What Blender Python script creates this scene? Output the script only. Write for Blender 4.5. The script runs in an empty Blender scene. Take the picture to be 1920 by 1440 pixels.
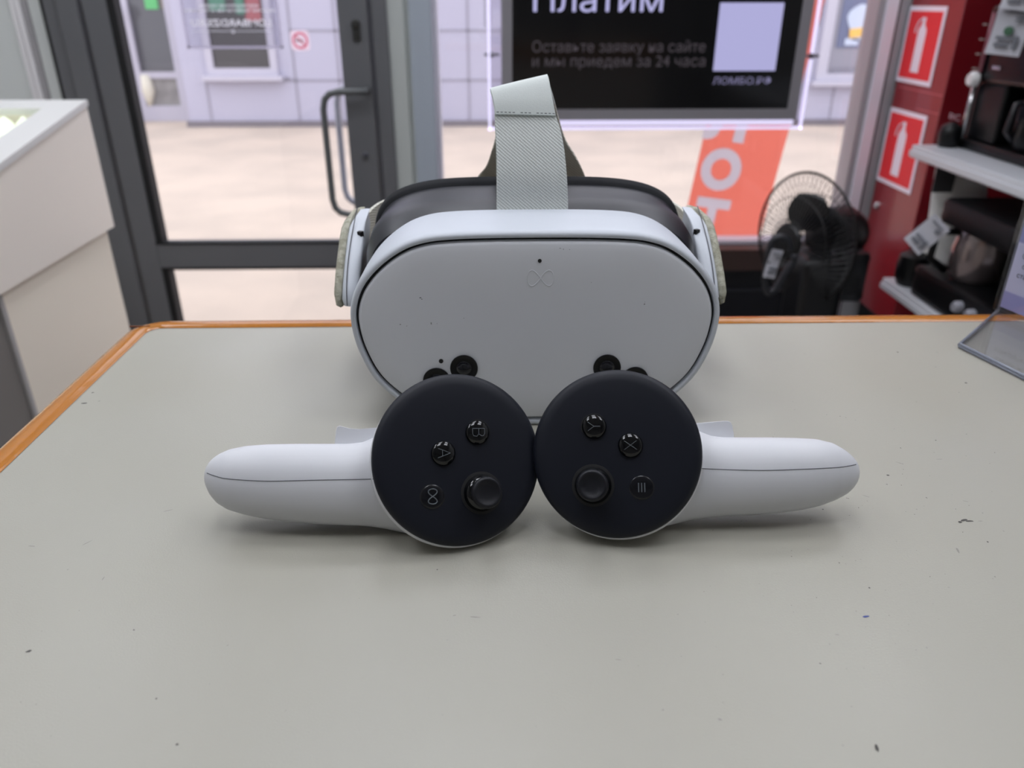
import bpy, bmesh, math, random
from mathutils import Vector, Matrix, Euler

random.seed(7)
R = math.radians
SC = bpy.context.scene
COL = SC.collection

# ------------------------------------------------------------------ camera, sky, exposure
F_PX = 1455.0
CAM_LOC = Vector((0.0, 0.0, 1.195))
cd = bpy.data.cameras.new('camera')
cam = bpy.data.objects.new('camera', cd)
COL.objects.link(cam)
cd.sensor_fit = 'HORIZONTAL'
cd.sensor_width = 36.0
cd.lens = F_PX / 1920 * 36.0
cd.clip_start = 0.01
cd.clip_end = 200
cd.dof.use_dof = True
cd.dof.focus_distance = 0.335
cd.dof.aperture_fstop = 11.5
cam.location = CAM_LOC
cam.rotation_euler = (R(90 - 26.3), 0, R(-1.27))
SC.camera = cam
CAM_M = cam.rotation_euler.to_matrix()

SC.view_settings.view_transform = 'Standard'
SC.view_settings.look = 'None'
SC.view_settings.exposure = 0.0
SC.view_settings.gamma = 1.0
SC.view_settings.use_curve_mapping = False

world = bpy.data.worlds.new('overcast_sky')
SC.world = world
world.use_nodes = True
bg = world.node_tree.nodes['Background']
bg.inputs[0].default_value = (0.93, 0.94, 1.0, 1)
bg.inputs[1].default_value = 2.3

PANEL_EMIT = 7.2      # ceiling light panels, see the ceiling section


# ------------------------------------------------------------------ pixel -> point in the room
def ray(px, py):
    return CAM_M @ Vector(((px - 960) / F_PX, (720 - py) / F_PX, -1.0))


def at_y(px, py, Y):
    d = ray(px, py)
    return CAM_LOC + d * ((Y - CAM_LOC.y) / d.y)


def at_x(px, py, X):
    d = ray(px, py)
    return CAM_LOC + d * ((X - CAM_LOC.x) / d.x)


def at_z(px, py, Z):
    d = ray(px, py)
    return CAM_LOC + d * ((Z - CAM_LOC.z) / d.z)


def at_plane(px, py, p, n):
    d = ray(px, py)
    return CAM_LOC + d * ((p - CAM_LOC).dot(n) / d.dot(n))


# ------------------------------------------------------------------ materials
def lin(c):
    return tuple(((v / 255) / 12.92 if v / 255 <= 0.04045 else ((v / 255 + 0.055) / 1.055) ** 2.4) for v in c)


MATS = {}


def mat(name, col, rough=0.5, metal=0.0, spec=0.5, bump=None, emit=None, coat=0.0, var=None, trans=0.0, alpha=1.0):
    if name in MATS:
        return MATS[name]
    m = bpy.data.materials.new(name)
    m.use_nodes = True
    nt = m.node_tree
    b = nt.nodes['Principled BSDF']
    c = lin(col)
    b.inputs['Base Color'].default_value = (*c, 1)
    b.inputs['Roughness'].default_value = rough
    b.inputs['Metallic'].default_value = metal
    b.inputs['Specular IOR Level'].default_value = spec
    b.inputs['Coat Weight'].default_value = coat
    b.inputs['Transmission Weight'].default_value = trans
    b.inputs['Alpha'].default_value = alpha
    tc = nt.nodes.new('ShaderNodeTexCoord')
    if bump:
        scale, strength, dist = bump
        n = nt.nodes.new('ShaderNodeTexNoise')
        n.inputs['Scale'].default_value = scale
        n.inputs['Detail'].default_value = 3
        nt.links.new(tc.outputs['Object'], n.inputs['Vector'])
        bp = nt.nodes.new('ShaderNodeBump')
        bp.inputs['Strength'].default_value = strength
        bp.inputs['Distance'].default_value = dist
        nt.links.new(n.outputs['Fac'], bp.inputs['Height'])
        nt.links.new(bp.outputs['Normal'], b.inputs['Normal'])
    if var:
        scale, c2 = var
        n2 = nt.nodes.new('ShaderNodeTexNoise')
        n2.inputs['Scale'].default_value = scale
        n2.inputs['Detail'].default_value = 4
        nt.links.new(tc.outputs['Object'], n2.inputs['Vector'])
        rp = nt.nodes.new('ShaderNodeValToRGB')
        rp.color_ramp.elements[0].position = 0.38
        rp.color_ramp.elements[1].position = 0.62
        rp.color_ramp.elements[0].color = (*c, 1)
        rp.color_ramp.elements[1].color = (*lin(c2), 1)
        nt.links.new(n2.outputs['Fac'], rp.inputs['Fac'])
        nt.links.new(rp.outputs['Color'], b.inputs['Base Color'])
    if emit:
        ec, es = emit
        b.inputs['Emission Color'].default_value = (*lin(ec), 1)
        b.inputs['Emission Strength'].default_value = es
    MATS[name] = m
    return m


def clear_mat(name, tint=(1, 1, 1), gloss=0.06, rough=0.02):
    """thin clear pane: mostly straight through, a little mirror reflection by angle"""
    m = bpy.data.materials.new(name)
    m.use_nodes = True
    nt = m.node_tree
    nt.nodes.clear()
    out = nt.nodes.new('ShaderNodeOutputMaterial')
    tr = nt.nodes.new('ShaderNodeBsdfTransparent')
    tr.inputs[0].default_value = (*tint, 1)
    gl = nt.nodes.new('ShaderNodeBsdfGlossy')
    gl.inputs['Roughness'].default_value = rough
    lw = nt.nodes.new('ShaderNodeLayerWeight')
    lw.inputs['Blend'].default_value = 0.5
    pw = nt.nodes.new('ShaderNodeMath')
    pw.operation = 'POWER'
    pw.inputs[1].default_value = 4.5
    nt.links.new(lw.outputs['Facing'], pw.inputs[0])
    mx = nt.nodes.new('ShaderNodeMixShader')
    mt = nt.nodes.new('ShaderNodeMath')
    mt.operation = 'MULTIPLY_ADD'
    mt.inputs[1].default_value = 0.7
    mt.inputs[2].default_value = gloss
    mt.use_clamp = True
    nt.links.new(pw.outputs[0], mt.inputs[0])
    nt.links.new(mt.outputs[0], mx.inputs[0])
    nt.links.new(tr.outputs[0], mx.inputs[1])
    nt.links.new(gl.outputs[0], mx.inputs[2])
    nt.links.new(mx.outputs[0], out.inputs[0])
    MATS[name] = m
    return m


def film_mat(name, col, t=0.6, rough=0.5):
    """thin vinyl or cloth that daylight shines through"""
    m = bpy.data.materials.new(name)
    m.use_nodes = True
    nt = m.node_tree
    nt.nodes.clear()
    out = nt.nodes.new('ShaderNodeOutputMaterial')
    df = nt.nodes.new('ShaderNodeBsdfDiffuse')
    tl = nt.nodes.new('ShaderNodeBsdfTranslucent')
    mx = nt.nodes.new('ShaderNodeMixShader')
    df.inputs[0].default_value = (*lin(col), 1)
    tl.inputs[0].default_value = (*lin(col), 1)
    mx.inputs[0].default_value = t
    nt.links.new(df.outputs[0], mx.inputs[1])
    nt.links.new(tl.outputs[0], mx.inputs[2])
    nt.links.new(mx.outputs[0], out.inputs[0])
    MATS[name] = m
    return m


# ------------------------------------------------------------------ mesh helpers
class MB:
    def __init__(self):
        self.bm = bmesh.new()

    def poly(self, pts, mi=0):
        vs = [self.bm.verts.new(p) for p in pts]
        f = self.bm.faces.new(vs)
        f.material_index = mi
        return f

    def box(self, a, b, bevel=0.0, seg=2, M=None):
        x0, x1 = sorted((a[0], b[0])); y0, y1 = sorted((a[1], b[1])); z0, z1 = sorted((a[2], b[2]))
        vs = [self.bm.verts.new((x, y, z)) for x in (x0, x1) for y in (y0, y1) for z in (z0, z1)]
        q = [(0, 1, 3, 2), (4, 6, 7, 5), (0, 4, 5, 1), (2, 3, 7, 6), (0, 2, 6, 4), (1, 5, 7, 3)]
        fs = [self.bm.faces.new([vs[i] for i in f]) for f in q]
        if bevel > 0:
            es = list({e for f in fs for e in f.edges})
            r = bmesh.ops.bevel(self.bm, geom=es, offset=bevel, segments=seg, affect='EDGES', profile=0.7)
            vs = list({v for f in r['faces'] for v in f.verts} | {v for v in vs if v.is_valid})
        if M is not None:
            bmesh.ops.transform(self.bm, matrix=M, verts=[v for v in vs if v.is_valid])
        return self

    def loft(self, rings, cap0=True, cap1=True, closed=True):
        vr = [[self.bm.verts.new(p) for p in r] for r in rings]
        n = len(vr[0])
        for a, b in zip(vr[:-1], vr[1:]):
            for i in range(n if closed else n - 1):
                j = (i + 1) % n
                self.bm.faces.new((a[i], a[j], b[j], b[i]))
        if cap0:
            self.bm.faces.new(list(reversed(vr[0])))
        if cap1:
            self.bm.faces.new(vr[-1])
        return self

    def lathe(self, prof, M, n=48, cap0=True, cap1=True):
        """prof: (r, h) pairs; axis is local z of M"""
        rings = []
        for r, h in prof:
            rings.append([M @ Vector((r * math.cos(2 * math.pi * i / n), r * math.sin(2 * math.pi * i / n), h)) for i in range(n)])
        return self.loft(rings, cap0, cap1)

    def tube(self, pts, r, n=10, cap=True):
        pts = [Vector(p) for p in pts]
        rings = []
        up = None
        for i, p in enumerate(pts):
            t = (pts[min(i + 1, len(pts) - 1)] - pts[max(i - 1, 0)]).normalized()
            if up is None:
                up = Vector((0, 0, 1)) if abs(t.z) < 0.9 else Vector((1, 0, 0))
            a = (up - t * up.dot(t)).normalized()
            up = a
            b = t.cross(a)
            rr = r[i] if isinstance(r, (list, tuple)) else r
            rings.append([p + a * rr * math.cos(2 * math.pi * k / n) + b * rr * math.sin(2 * math.pi * k / n) for k in range(n)])
        return self.loft(rings, cap, cap)

    def prism(self, pts, d):
        """polygon extruded by the vector d"""
        d = Vector(d)
        pts = [Vector(p) for p in pts]
        return self.loft([pts, [p + d for p in pts]])

    def build(self, name, mats, parent=None, smooth=None, label=None, world_to=None):
        bm = self.bm
        bmesh.ops.recalc_face_normals(bm, faces=bm.faces)
        if parent is not None:
            M = Matrix.Identity(4)
            o = parent
            chain = []
            while o is not None:
                chain.append(o); o = o.parent
            for o in reversed(chain):
                M = M @ Matrix.LocRotScale(o.location, o.rotation_euler, o.scale)
            bmesh.ops.transform(bm, matrix=M.inverted(), verts=bm.verts)
        me = bpy.data.meshes.new(name)
        bm.to_mesh(me)
        bm.free()
        for m in (mats if isinstance(mats, (list, tuple)) else [mats]):
            me.materials.append(m)
        if smooth:
            me.shade_smooth() if smooth is True else me.shade_smooth()
            if smooth is not True:
                me.set_sharp_from_angle(angle=R(smooth))
        ob = bpy.data.objects.new(name, me)
        COL.objects.link(ob)
        ob.parent = parent
        if label:
            ob['label'] = label
        return ob


def thing(name, label, cat, loc=(0, 0, 0), group=None):
    o = bpy.data.objects.new(name, None)
    COL.objects.link(o)
    o.empty_display_size = 0.05
    o.location = loc
    o['label'] = label
    o['category'] = cat
    if group:
        o['group'] = group
    return o


def tag(o, label, cat, group=None):
    o['label'] = label
    o['category'] = cat
    if group:
        o['group'] = group
    return o


def struct(name, mb, m, smooth=None, parent=None):
    o = mb.build(name, m, parent, smooth)
    if parent is None:
        o['kind'] = 'structure'
    return o


def copy_tree(o, parent=None):
    kids = list(o.children)
    c = o.copy()
    COL.objects.link(c)
    c.parent = parent
    for k in kids:
        copy_tree(k, c)
    return c


def frame_M(o, xd, yd, zd):
    M = Matrix((xd, yd, zd)).transposed().to_4x4()
    M.translation = o
    return M


def text_mb(body, height, M, depth=0.0, width=None, align='LEFT', mb=None, bold=0.0):
    """writes body into a mesh, glyph plane = local xy of M, scaled so a capital is `height` tall and the line `width` wide"""
    cu = bpy.data.curves.new('txt', 'FONT')
    cu.body = body
    cu.align_x = align
    cu.size = 1.0
    cu.offset = bold
    cu.extrude = 0.0
    cu.resolution_u = 3
    ob = bpy.data.objects.new('txt', cu)
    COL.objects.link(ob)
    bpy.context.view_layer.update()
    dg = bpy.context.evaluated_depsgraph_get()
    me = bpy.data.meshes.new_from_object(ob.evaluated_get(dg))
    bpy.data.objects.remove(ob)
    bm = bmesh.new()
    bm.from_mesh(me)
    bpy.data.meshes.remove(me)
    s = height / 0.72
    if bm.verts:
        xs = [v.co.x for v in bm.verts]
        sx = width / (max(xs) - min(xs)) if width else s
        x0 = min(xs) if align == 'LEFT' else 0
        for v in bm.verts:
            v.co.x = (v.co.x - x0) * sx
            v.co.y *= s
    if depth:
        r = bmesh.ops.extrude_face_region(bm, geom=list(bm.faces))
        for v in [g for g in r['geom'] if isinstance(g, bmesh.types.BMVert)]:
            v.co.z += depth
    bmesh.ops.transform(bm, matrix=M, verts=bm.verts)
    out = mb or MB()
    me = bpy.data.meshes.new('t')
    bm.to_mesh(me)
    out.bm.from_mesh(me)
    bpy.data.meshes.remove(me)
    bm.free()
    return out


def catmull(pts, n):
    pts = [Vector(p) for p in pts]
    out = []
    for i in range(len(pts) - 1):
        p0 = pts[max(i - 1, 0)]; p1 = pts[i]; p2 = pts[i + 1]; p3 = pts[min(i + 2, len(pts) - 1)]
        for k in range(n):
            t = k / n
            out.append(0.5 * ((2 * p1) + (p2 - p0) * t + (2 * p0 - 5 * p1 + 4 * p2 - p3) * t * t + (3 * p1 - p0 - 3 * p2 + p3) * t ** 3))
    out.append(pts[-1].copy())
    return out


def cut(mb_a, mb_b):
    obs = []
    for m_ in (mb_a, mb_b):
        bmesh.ops.remove_doubles(m_.bm, verts=m_.bm.verts, dist=1e-6)
        bmesh.ops.recalc_face_normals(m_.bm, faces=m_.bm.faces)
        me = bpy.data.meshes.new('c')
        m_.bm.to_mesh(me)
        m_.bm.free()
        o_ = bpy.data.objects.new('c', me)
        COL.objects.link(o_)
        obs.append(o_)
    md = obs[0].modifiers.new('b', 'BOOLEAN')
    md.operation = 'DIFFERENCE'
    md.solver = 'EXACT'
    md.object = obs[1]
    bpy.context.view_layer.update()
    dg = bpy.context.evaluated_depsgraph_get()
    me2 = bpy.data.meshes.new_from_object(obs[0].evaluated_get(dg))
    for o_ in obs:
        bpy.data.objects.remove(o_)
    out = MB()
    out.bm.from_mesh(me2)
    bpy.data.meshes.remove(me2)
    return out


def rect_frame(mb, x0, x1, y0, y1, z0, z1, fr, frb=None):
    frb = fr if frb is None else frb
    mb.box((x0, y0, z0), (x0 + fr, y1, z1))
    mb.box((x1 - fr, y0, z0), (x1, y1, z1))
    mb.box((x0 + fr, y0, z0), (x1 - fr, y1, z0 + frb))
    mb.box((x0 + fr, y0, z1 - fr), (x1 - fr, y1, z1))
    return mb


def voxel(mb, size, iters=6):
    """merges everything in mb into one continuous surface"""
    me = bpy.data.meshes.new('v')
    bmesh.ops.recalc_face_normals(mb.bm, faces=mb.bm.faces)
    mb.bm.to_mesh(me)
    mb.bm.free()
    ob = bpy.data.objects.new('v', me)
    COL.objects.link(ob)
    m = ob.modifiers.new('r', 'REMESH')
    m.mode = 'VOXEL'
    m.voxel_size = size
    s = ob.modifiers.new('s', 'SMOOTH')
    s.factor = 0.5
    s.iterations = iters
    bpy.context.view_layer.update()
    dg = bpy.context.evaluated_depsgraph_get()
    me2 = bpy.data.meshes.new_from_object(ob.evaluated_get(dg))
    bpy.data.objects.remove(ob)
    out = MB()
    out.bm.from_mesh(me2)
    bpy.data.meshes.remove(me2)
    bpy.data.meshes.remove(me)
    return out


# ------------------------------------------------------------------ palette
white_plastic = mat('white_plastic', (212, 213, 217), 0.4)
shell_plastic = mat('shell_plastic', (204, 209, 217), 0.45)
plate_plastic = mat('plate_plastic', (222, 224, 229), 0.5)
black_gap = mat('black_gap', (10, 10, 12), 0.6)
dark_face = mat('dark_face', (20, 23, 33), 0.48, spec=0.3, bump=(4000, 0.06, 0.0002))
gloss_black = mat('gloss_black', (6, 7, 10), 0.05, coat=0.1)
soft_black = mat('soft_black', (17, 18, 25), 0.5, spec=0.35)
print_grey = mat('print_grey', (96, 102, 108), 0.5)
interface_grey = mat('interface_grey', (24, 25, 34), 0.4)
foam_black = mat('foam_black', (20, 22, 26), 0.95, bump=(3000, 0.6, 0.0005))
seam_dark = mat('seam_dark', (92, 92, 98), 0.7)
lens_glass = mat('lens_glass', (14, 15, 22), 0.12)
camera_black = mat('camera_black', (7, 7, 9), 0.35, spec=0.3)
dark_alu = mat('dark_alu', (102, 103, 106), 0.4, metal=0.0, bump=(900, 0.05, 0.0003))
dark_alu2 = mat('dark_alu_deep', (84, 85, 92), 0.5)
gasket = mat('rubber_gasket', (14, 15, 17), 0.7)
post_green = mat('grey_post_paint', (186, 191, 188), 0.35)
post_blue = mat('blue_grey_post_paint', (168, 177, 187), 0.35)
wall_grey = mat('grey_panel_wall', (214, 218, 216), 0.5)
bead_light = mat('light_bead', (232, 230, 232), 0.5)
bead_dark = mat('dark_bead', (160, 158, 160), 0.6)
ceiling_white = mat('ceiling_white', (215, 215, 212), 0.8)
room_wall = mat('room_wall_paint', (186, 186, 182), 0.8, var=(3, (190, 189, 186)))
glass = clear_mat('window_glass', (0.97, 0.97, 0.98), 0.04)
acrylic = clear_mat('clear_acrylic', (0.955, 0.96, 0.975), 0.06)


# ------------------------------------------------------------------ ROOM SHELL
YW = 2.36           # plane of the shop front
XL, XR = -2.3, 1.75
ZC = 2.9


def floor_mat():
    m = mat('floor_tiles', (70, 66, 62), 0.35)
    nt = m.node_tree
    b = nt.nodes['Principled BSDF']
    tc = nt.nodes.new('ShaderNodeTexCoord')
    br = nt.nodes.new('ShaderNodeTexBrick')
    br.offset = 0
    br.inputs['Scale'].default_value = 2.2
    br.inputs['Color1'].default_value = (*lin((150, 144, 138)), 1)
    br.inputs['Color2'].default_value = (*lin((142, 137, 132)), 1)
    br.inputs['Mortar'].default_value = (*lin((90, 88, 85)), 1)
    br.inputs['Mortar Size'].default_value = 0.008
    nt.links.new(tc.outputs['Object'], br.inputs['Vector'])
    nt.links.new(br.outputs['Color'], b.inputs['Base Color'])
    return m


struct('floor', MB().box((XL, -3, -0.1), (XR, YW + 0.1, 0)), floor_mat())
struct('ceiling', MB().box((XL, -3, ZC), (XR, YW + 0.1, ZC + 0.1)), ceiling_white)
struct('wall_back', MB().box((XL, -3.1, 0), (XR, -3, ZC)), room_wall)
struct('wall_left', MB().box((XL - 0.1, -3, 0), (XL, YW + 0.1, ZC)), room_wall)
struct('wall_right', MB().box((XR, -3, 0), (XR + 0.1, YW + 0.1, ZC)), room_wall)


def X(px, py=0.0, Y=YW):
    return at_y(px, py, Y).x


def Z(py, px=900, Y=YW):
    return at_y(px, py, Y).z


# shop front, left to right; each member is a vertical of constant section
xa = X(85)            # wall panel ends, dark frame begins
xb = X(158)           # frame ends, door leaf begins
xc = X(208)           # stile ends, gasket
xd_ = X(222)          # glass begins
xe = X(634)           # glass ends
xf = X(725)           # leaf + jamb end
xg = X(766)
xh = X(808)
xi = X(818)           # window glass begins
xj = X(1644)          # window glass ends
xk = X(1657)
xl_ = X(1681)
xm = X(1697)

mb = MB().box((XL, YW, 0), (xa, YW + 0.1, ZC))
struct('wall_front', mb, wall_grey)
mb = MB()
mb.box((X(19), YW - 0.012, 0), (X(29), YW, ZC), 0.003)
mb.box((X(31), YW - 0.016, 0), (X(40), YW, ZC), 0.003)
struct('trim_1', mb, bead_light)
struct('trim_2', MB().box((X(40), YW - 0.006, 0), (X(50), YW, ZC)), bead_dark)  # flat strip in a darker grey beside the two light beads
# header above the door and the window
struct('wall_front_header', MB().box((xa, YW, 2.65), (XR, YW + 0.1, ZC)), room_wall)

# door frame
mb = MB()
mb.box((xa, YW - 0.03, 0), (X(113), YW + 0.07, 2.6), 0.004)
mb.box((X(117), YW - 0.045, 0), (X(156), YW + 0.07, 2.6), 0.004)
mb.box((xf - 0.04, YW - 0.03, 0), (xf, YW + 0.07, 2.6), 0.004)
mb.box((xa, YW - 0.03, 2.6), (xf, YW + 0.07, 2.65), 0.004)
struct('trim_3', mb, dark_alu)
struct('trim_4', MB().box((X(109), YW - 0.02, 0), (X(119), YW + 0.06, 2.6)).box((xa - .002, YW - 0.031, 0), (xa + 0.006, YW, 2.6)), gasket)

# door leaf
door = thing('door_1', 'x', 'door', (xb, YW, 0))
del door['label'], door['category']
door['kind'] = 'structure'
yd0, yd1 = YW - 0.035, YW + 0.02
zr0, zr1 = Z(492), Z(449)
xs_r = X(707)
mb = MB()
mb.box((xb + 0.006, yd0, 0.01), (xc, yd1, 2.59), 0.003)
mb.box((xe, yd0, 0.01), (X(690), yd1, 2.59), 0.003)
mb.box((xc, yd0, zr0), (xe, yd1, zr1), 0.003)
mb.box((xc, yd0, 0.01), (xe, yd1, 0.12), 0.003)
mb.box((xc, yd0, 2.49), (xe, yd1, 2.59), 0.003)
mb.build('door_leaf', dark_alu, door)
MB().box((X(692), yd0 + 0.008, 0.01), (xf - 0.041, yd1, 2.59), 0.003).build('closing_stile', dark_alu2, door)
mb = MB()
mb.box((xc, yd0 + 0.004, zr1), (xd_, yd1 - 0.01, 2.49)).box((xc, yd0 + 0.004, 0.12), (xd_, yd1 - 0.01, zr0))
mb.box((xc, yd0 - 0.002, zr1), (xe, yd0 + 0.02, zr1 + 0.006))
mb.box((xc, yd0 + 0.002, zr0 - 0.008), (xe, yd0 + 0.02, zr0))
mb.build('glazing_gasket', gasket, door)
MB().box((xc, YW - 0.008, zr1), (xe, YW - 0.002, 2.49)).build('upper_pane', glass, door)
MB().box((xc, YW - 0.008, 0.12), (xe, YW - 0.002, zr0)).build('lower_pane', glass, door)


def pull(y_off, mt, dx=0.0, name='door_handle'):
    yh = YW + y_off
    top = at_y(688, 171, YW - 0.06); bot = at_y(668, 400, YW - 0.06)
    xo = at_y(613, 250, YW - 0.06).x
    zt, zb = top.z, bot.z
    xin = top.x
    pts = [Vector((xin, yd0 if y_off < 0 else yd1, zt))]
    pts += [Vector((xin - 0.004, yh, zt))]
    pts += [Vector((xo + 0.045, yh, zt)), Vector((xo + 0.02, yh, zt - 0.006)), Vector((xo + 0.006, yh, zt - 0.02)), Vector((xo, yh, zt - 0.045))]
    pts += [Vector((xo, yh, zb + 0.045)), Vector((xo + 0.006, yh, zb + 0.02)), Vector((xo + 0.02, yh, zb + 0.006)), Vector((xo + 0.045, yh, zb))]
    pts += [Vector((xin - 0.004, yh, zb)), Vector((xin, yd0 if y_off < 0 else yd1, zb))]
    for p in pts:
        p.x += dx
    return MB().tube(pts, 0.0095, 14).build(name, mt, door, True)


pull(-0.075, mat('handle_paint', (92, 95, 96), 0.4))
pull(0.065, mat('outer_handle_steel', (190, 192, 205), 0.3), 0.012, 'outer_door_handle')
p = at_y(668, 54, yd0)
MB().lathe([(0.012, 0), (0.012, 0.006), (0.009, 0.009)], frame_M(p + Vector((0, 0, 0.012)), Vector((1, 0, 0)), Vector((0, 0, 1)), Vector((0, -1, 0))), 24) \
    .box((p.x - 0.010, yd0 - 0.005, p.z - 0.03), (p.x + 0.010, yd0, p.z + 0.02), 0.004).build('lock_plate', mat('lock_brown', (46, 46, 44), 0.4), door, 40)
p = at_y(685, 290, yd0)
MB().lathe([(0.008, 0), (0.008, 0.008), (0.005, 0.012)], frame_M(p, Vector((1, 0, 0)), Vector((0, 0, 1)), Vector((0, -1, 0))), 20).build('latch_knob', dark_alu2, door, 40)

# mullion post between door and window
struct('trim_5', MB().box((xf, YW - 0.02, 0), (xg - 0.012, YW + 0.07, 2.65), 0.004).box((xg - 0.012, YW - 0.012, 0), (xg, YW + 0.07, 2.65), 0.003), post_green)
struct('trim_6', MB().box((xg, YW - 0.03, 0), (xh, YW + 0.07, 2.65), 0.004), post_blue)

# window: frame, pane, sill, low wall
zs = Z(461)
win_white = mat('window_white', (205, 203, 214), 0.35)
w = thing('window_1', 'x', 'window', (xh, YW, zs))
del w['label'], w['category']
w['kind'] = 'structure'
MB().box((xh, YW - 0.01, zs), (xi, YW + 0.06, 2.65), 0.002).box((xi, YW + 0.0, zs), (xm, YW + 0.06, zs + 0.012), 0.002) \
    .box((xi, YW, 2.6), (xm, YW + 0.06, 2.65), 0.002).build('window_frame', win_white, w)
MB().box((xi, YW + 0.02, zs + 0.012), (xj, YW + 0.026, 2.6)).build('pane', glass, w)
mb = MB().box((xk, YW - 0.03, 0.0), (xl_ - 0.003, YW + 0.06, 2.6), 0.002)
mb.build('right_jamb', mat('jamb_satin', (242, 240, 250), 0.25), w)
MB().box((xj, YW - 0.02, 0.0), (xk, YW + 0.06, 2.6), 0.002).box((xl_, YW - 0.03, 0), (xm + 0.05, YW + 0.06, 2.6)).build('jamb_profile', mat('jamb_grey', (166, 166, 170), 0.4), w)
MB().box((xl_ - 0.003, YW - 0.031, 0), (xl_ + 0.001, YW, 2.6)).build('jamb_groove', gasket, w)
zbr = Z(500)
struct('trim_7', MB().box((xh, YW - 0.06, zbr), (xj, YW + 0.05, zs), 0.003), mat('brown_sill', (62, 46, 42), 0.5))
struct('wall_front_low', MB().box((xh, YW - 0.02, 0), (xj, YW + 0.09, zbr)), mat('black_low_panel', (16, 17, 24), 0.4))
struct('trim_8', MB().box((xh, YW - 0.028, Z(545)), (xj, YW - 0.02, Z(540))), mat('dark_rail', (42, 43, 50), 0.4))
struct('wall_front_right', MB().box((xm + 0.05, YW, 0), (XR, YW + 0.1, 2.65)), room_wall)

# ceiling light panels
panel_m = mat('panel_diffuser', (235, 240, 250), 0.6, emit=((243, 246, 255), PANEL_EMIT))
panel_fr = mat('panel_frame', (210, 210, 210), 0.5)
first = None
k = 0
ws = ['over the back of the shop', 'over the counter', 'near the shop window']
cs = ['leftmost row', 'middle row', 'right row']
for iy, yy in enumerate((0.1, 0.95, 1.85)):
    for ix, xx in enumerate((-1.35, -0.15, 1.05)):
        if first is None:
            t = thing('ceiling_light', 'x', 'ceiling light', (xx, yy, ZC - 0.012), 'square light panels in the ceiling')
            MB().box((xx - .3, yy - .3, ZC - 0.012), (xx + .3, yy + .3, ZC), 0.002).build('frame', panel_fr, t)
            MB().box((xx - .285, yy - .285, ZC - 0.014), (xx + .285, yy + .285, ZC - 0.0125)).build('diffuser', panel_m, t)
            first = t
        else:
            t = copy_tree(first)
            t.location = (xx, yy, ZC - 0.012)
        t['label'] = 'square white ceiling light panel %s, %s' % (ws[iy], cs[ix])

# ------------------------------------------------------------------ OUTSIDE
YO = 8.6
pave = mat('pavement', (210, 193, 177), 0.8, var=(1.6, (196, 181, 167)), bump=(40, 0.2, 0.01))
struct('ground', MB().box((-14, YW + 0.1, -0.1), (14, YO + 6, 0)), pave)
fac = mat('facade_panel', (178, 176, 196), 0.45)
fac_trim = mat('facade_trim', (186, 183, 198), 0.4)
joint = mat('facade_joint', (150, 147, 162), 0.7)
shade_glass = mat('shop_glass', (92, 92, 98), 0.15)
dark_glass = mat('dark_shop_glass', (66, 62, 64), 0.15)
o = MB().box((X(352, 200, YO), YO, 0), (9, YO + 0.3, 4.2)).build('building_facade', fac)
tag(o, 'pale lilac panelled facade of the building across the pavement', 'facade')
mb = MB()


def vline(px, py, y0, y1, w=0.02):
    x = X(px, py, YO)
    mb.box((x - w / 2, YO - 0.006, Z(y1, 900, YO)), (x + w / 2, YO, Z(y0, 900, YO)))


def hline(py, p0, p1, w=0.02):
    z = Z(py, 900, YO)
    mb.box((X(p0, py, YO), YO - 0.006, z - w / 2), (X(p1, py, YO), YO, z + w / 2))


for px, py, y0, y1 in ((543, 50, -160, 236), (392, 190, 148, 236), (632, 100, -160, 236), (878, 100, -160, 236), (1000, 100, -160, 236), (1130, 100, -160, 236), (1560, 190, 166, 236), (1400, 200, -160, 236), (1260, 200, -160, 236)):
    vline(px, py, y0, y1)
for py, p0, p1 in ((57, 543, 1500), (150, 392, 1500), (147, 385, 545), (160, 1520, 1700)):
    hline(py, p0, p1)
mb.build('panel_joint', joint, o)
MB().box((X(352, 230, YO), YO - 0.03, 0), (9, YO, 0.06)).build('plinth', mat('plinth_grey', (120, 114, 122), 0.7), o)


def shop_window(name, p0, p1, y0, y1, lab, pane_m, py=110, parts=()):
    x0, x1 = X(p0, py, YO), X(p1, py, YO)
    z0, z1 = Z(y1, 900, YO), Z(y0, 900, YO)
    t = thing(name, lab, 'window', ((x0 + x1) / 2, YO, z0))
    fr = 0.07
    rect_frame(MB(), x0, x1, YO - 0.05, YO - .001, z0, z1, fr).build('frame', fac_trim, t)
    MB().box((x0 + fr, YO - 0.02, z0 + fr), (x1 - fr, YO - 0.012, z1 - fr)).build('pane', pane_m, t)
    MB().box((x0 - 0.05, YO - 0.12, z0 - 0.05), (x1 + 0.05, YO - .001, z0 - .001), 0.01).build('sill', fac_trim, t)
    return t, x0, x1, z0, z1


t, x0, x1, z0, z1 = shop_window('shop_window', 388, 520, -150, 140, 'window with dark glass in the lilac facade, seen below the reversed lettering on the door', dark_glass)
mb = MB()
for i, (a, b, c0, c1) in enumerate(((.16, .38, -150, 20), (.52, .66, -150, 26))):
    mb.box((x0 + (x1 - x0) * a, YO - 0.026, Z(c1, 900, YO)), (x0 + (x1 - x0) * b, YO - 0.021, Z(c0, 900, YO)))
mb.build('green_poster', mat('poster_green', (88, 140, 118), 0.5), t)
MB().box((x0 + (x1 - x0) * .64, YO - 0.026, Z(40, 900, YO)), (x0 + (x1 - x0) * .86, YO - 0.021, Z(-150, 900, YO))).build('red_poster', mat('poster_red', (170, 100, 105), 0.5), t)

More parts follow.
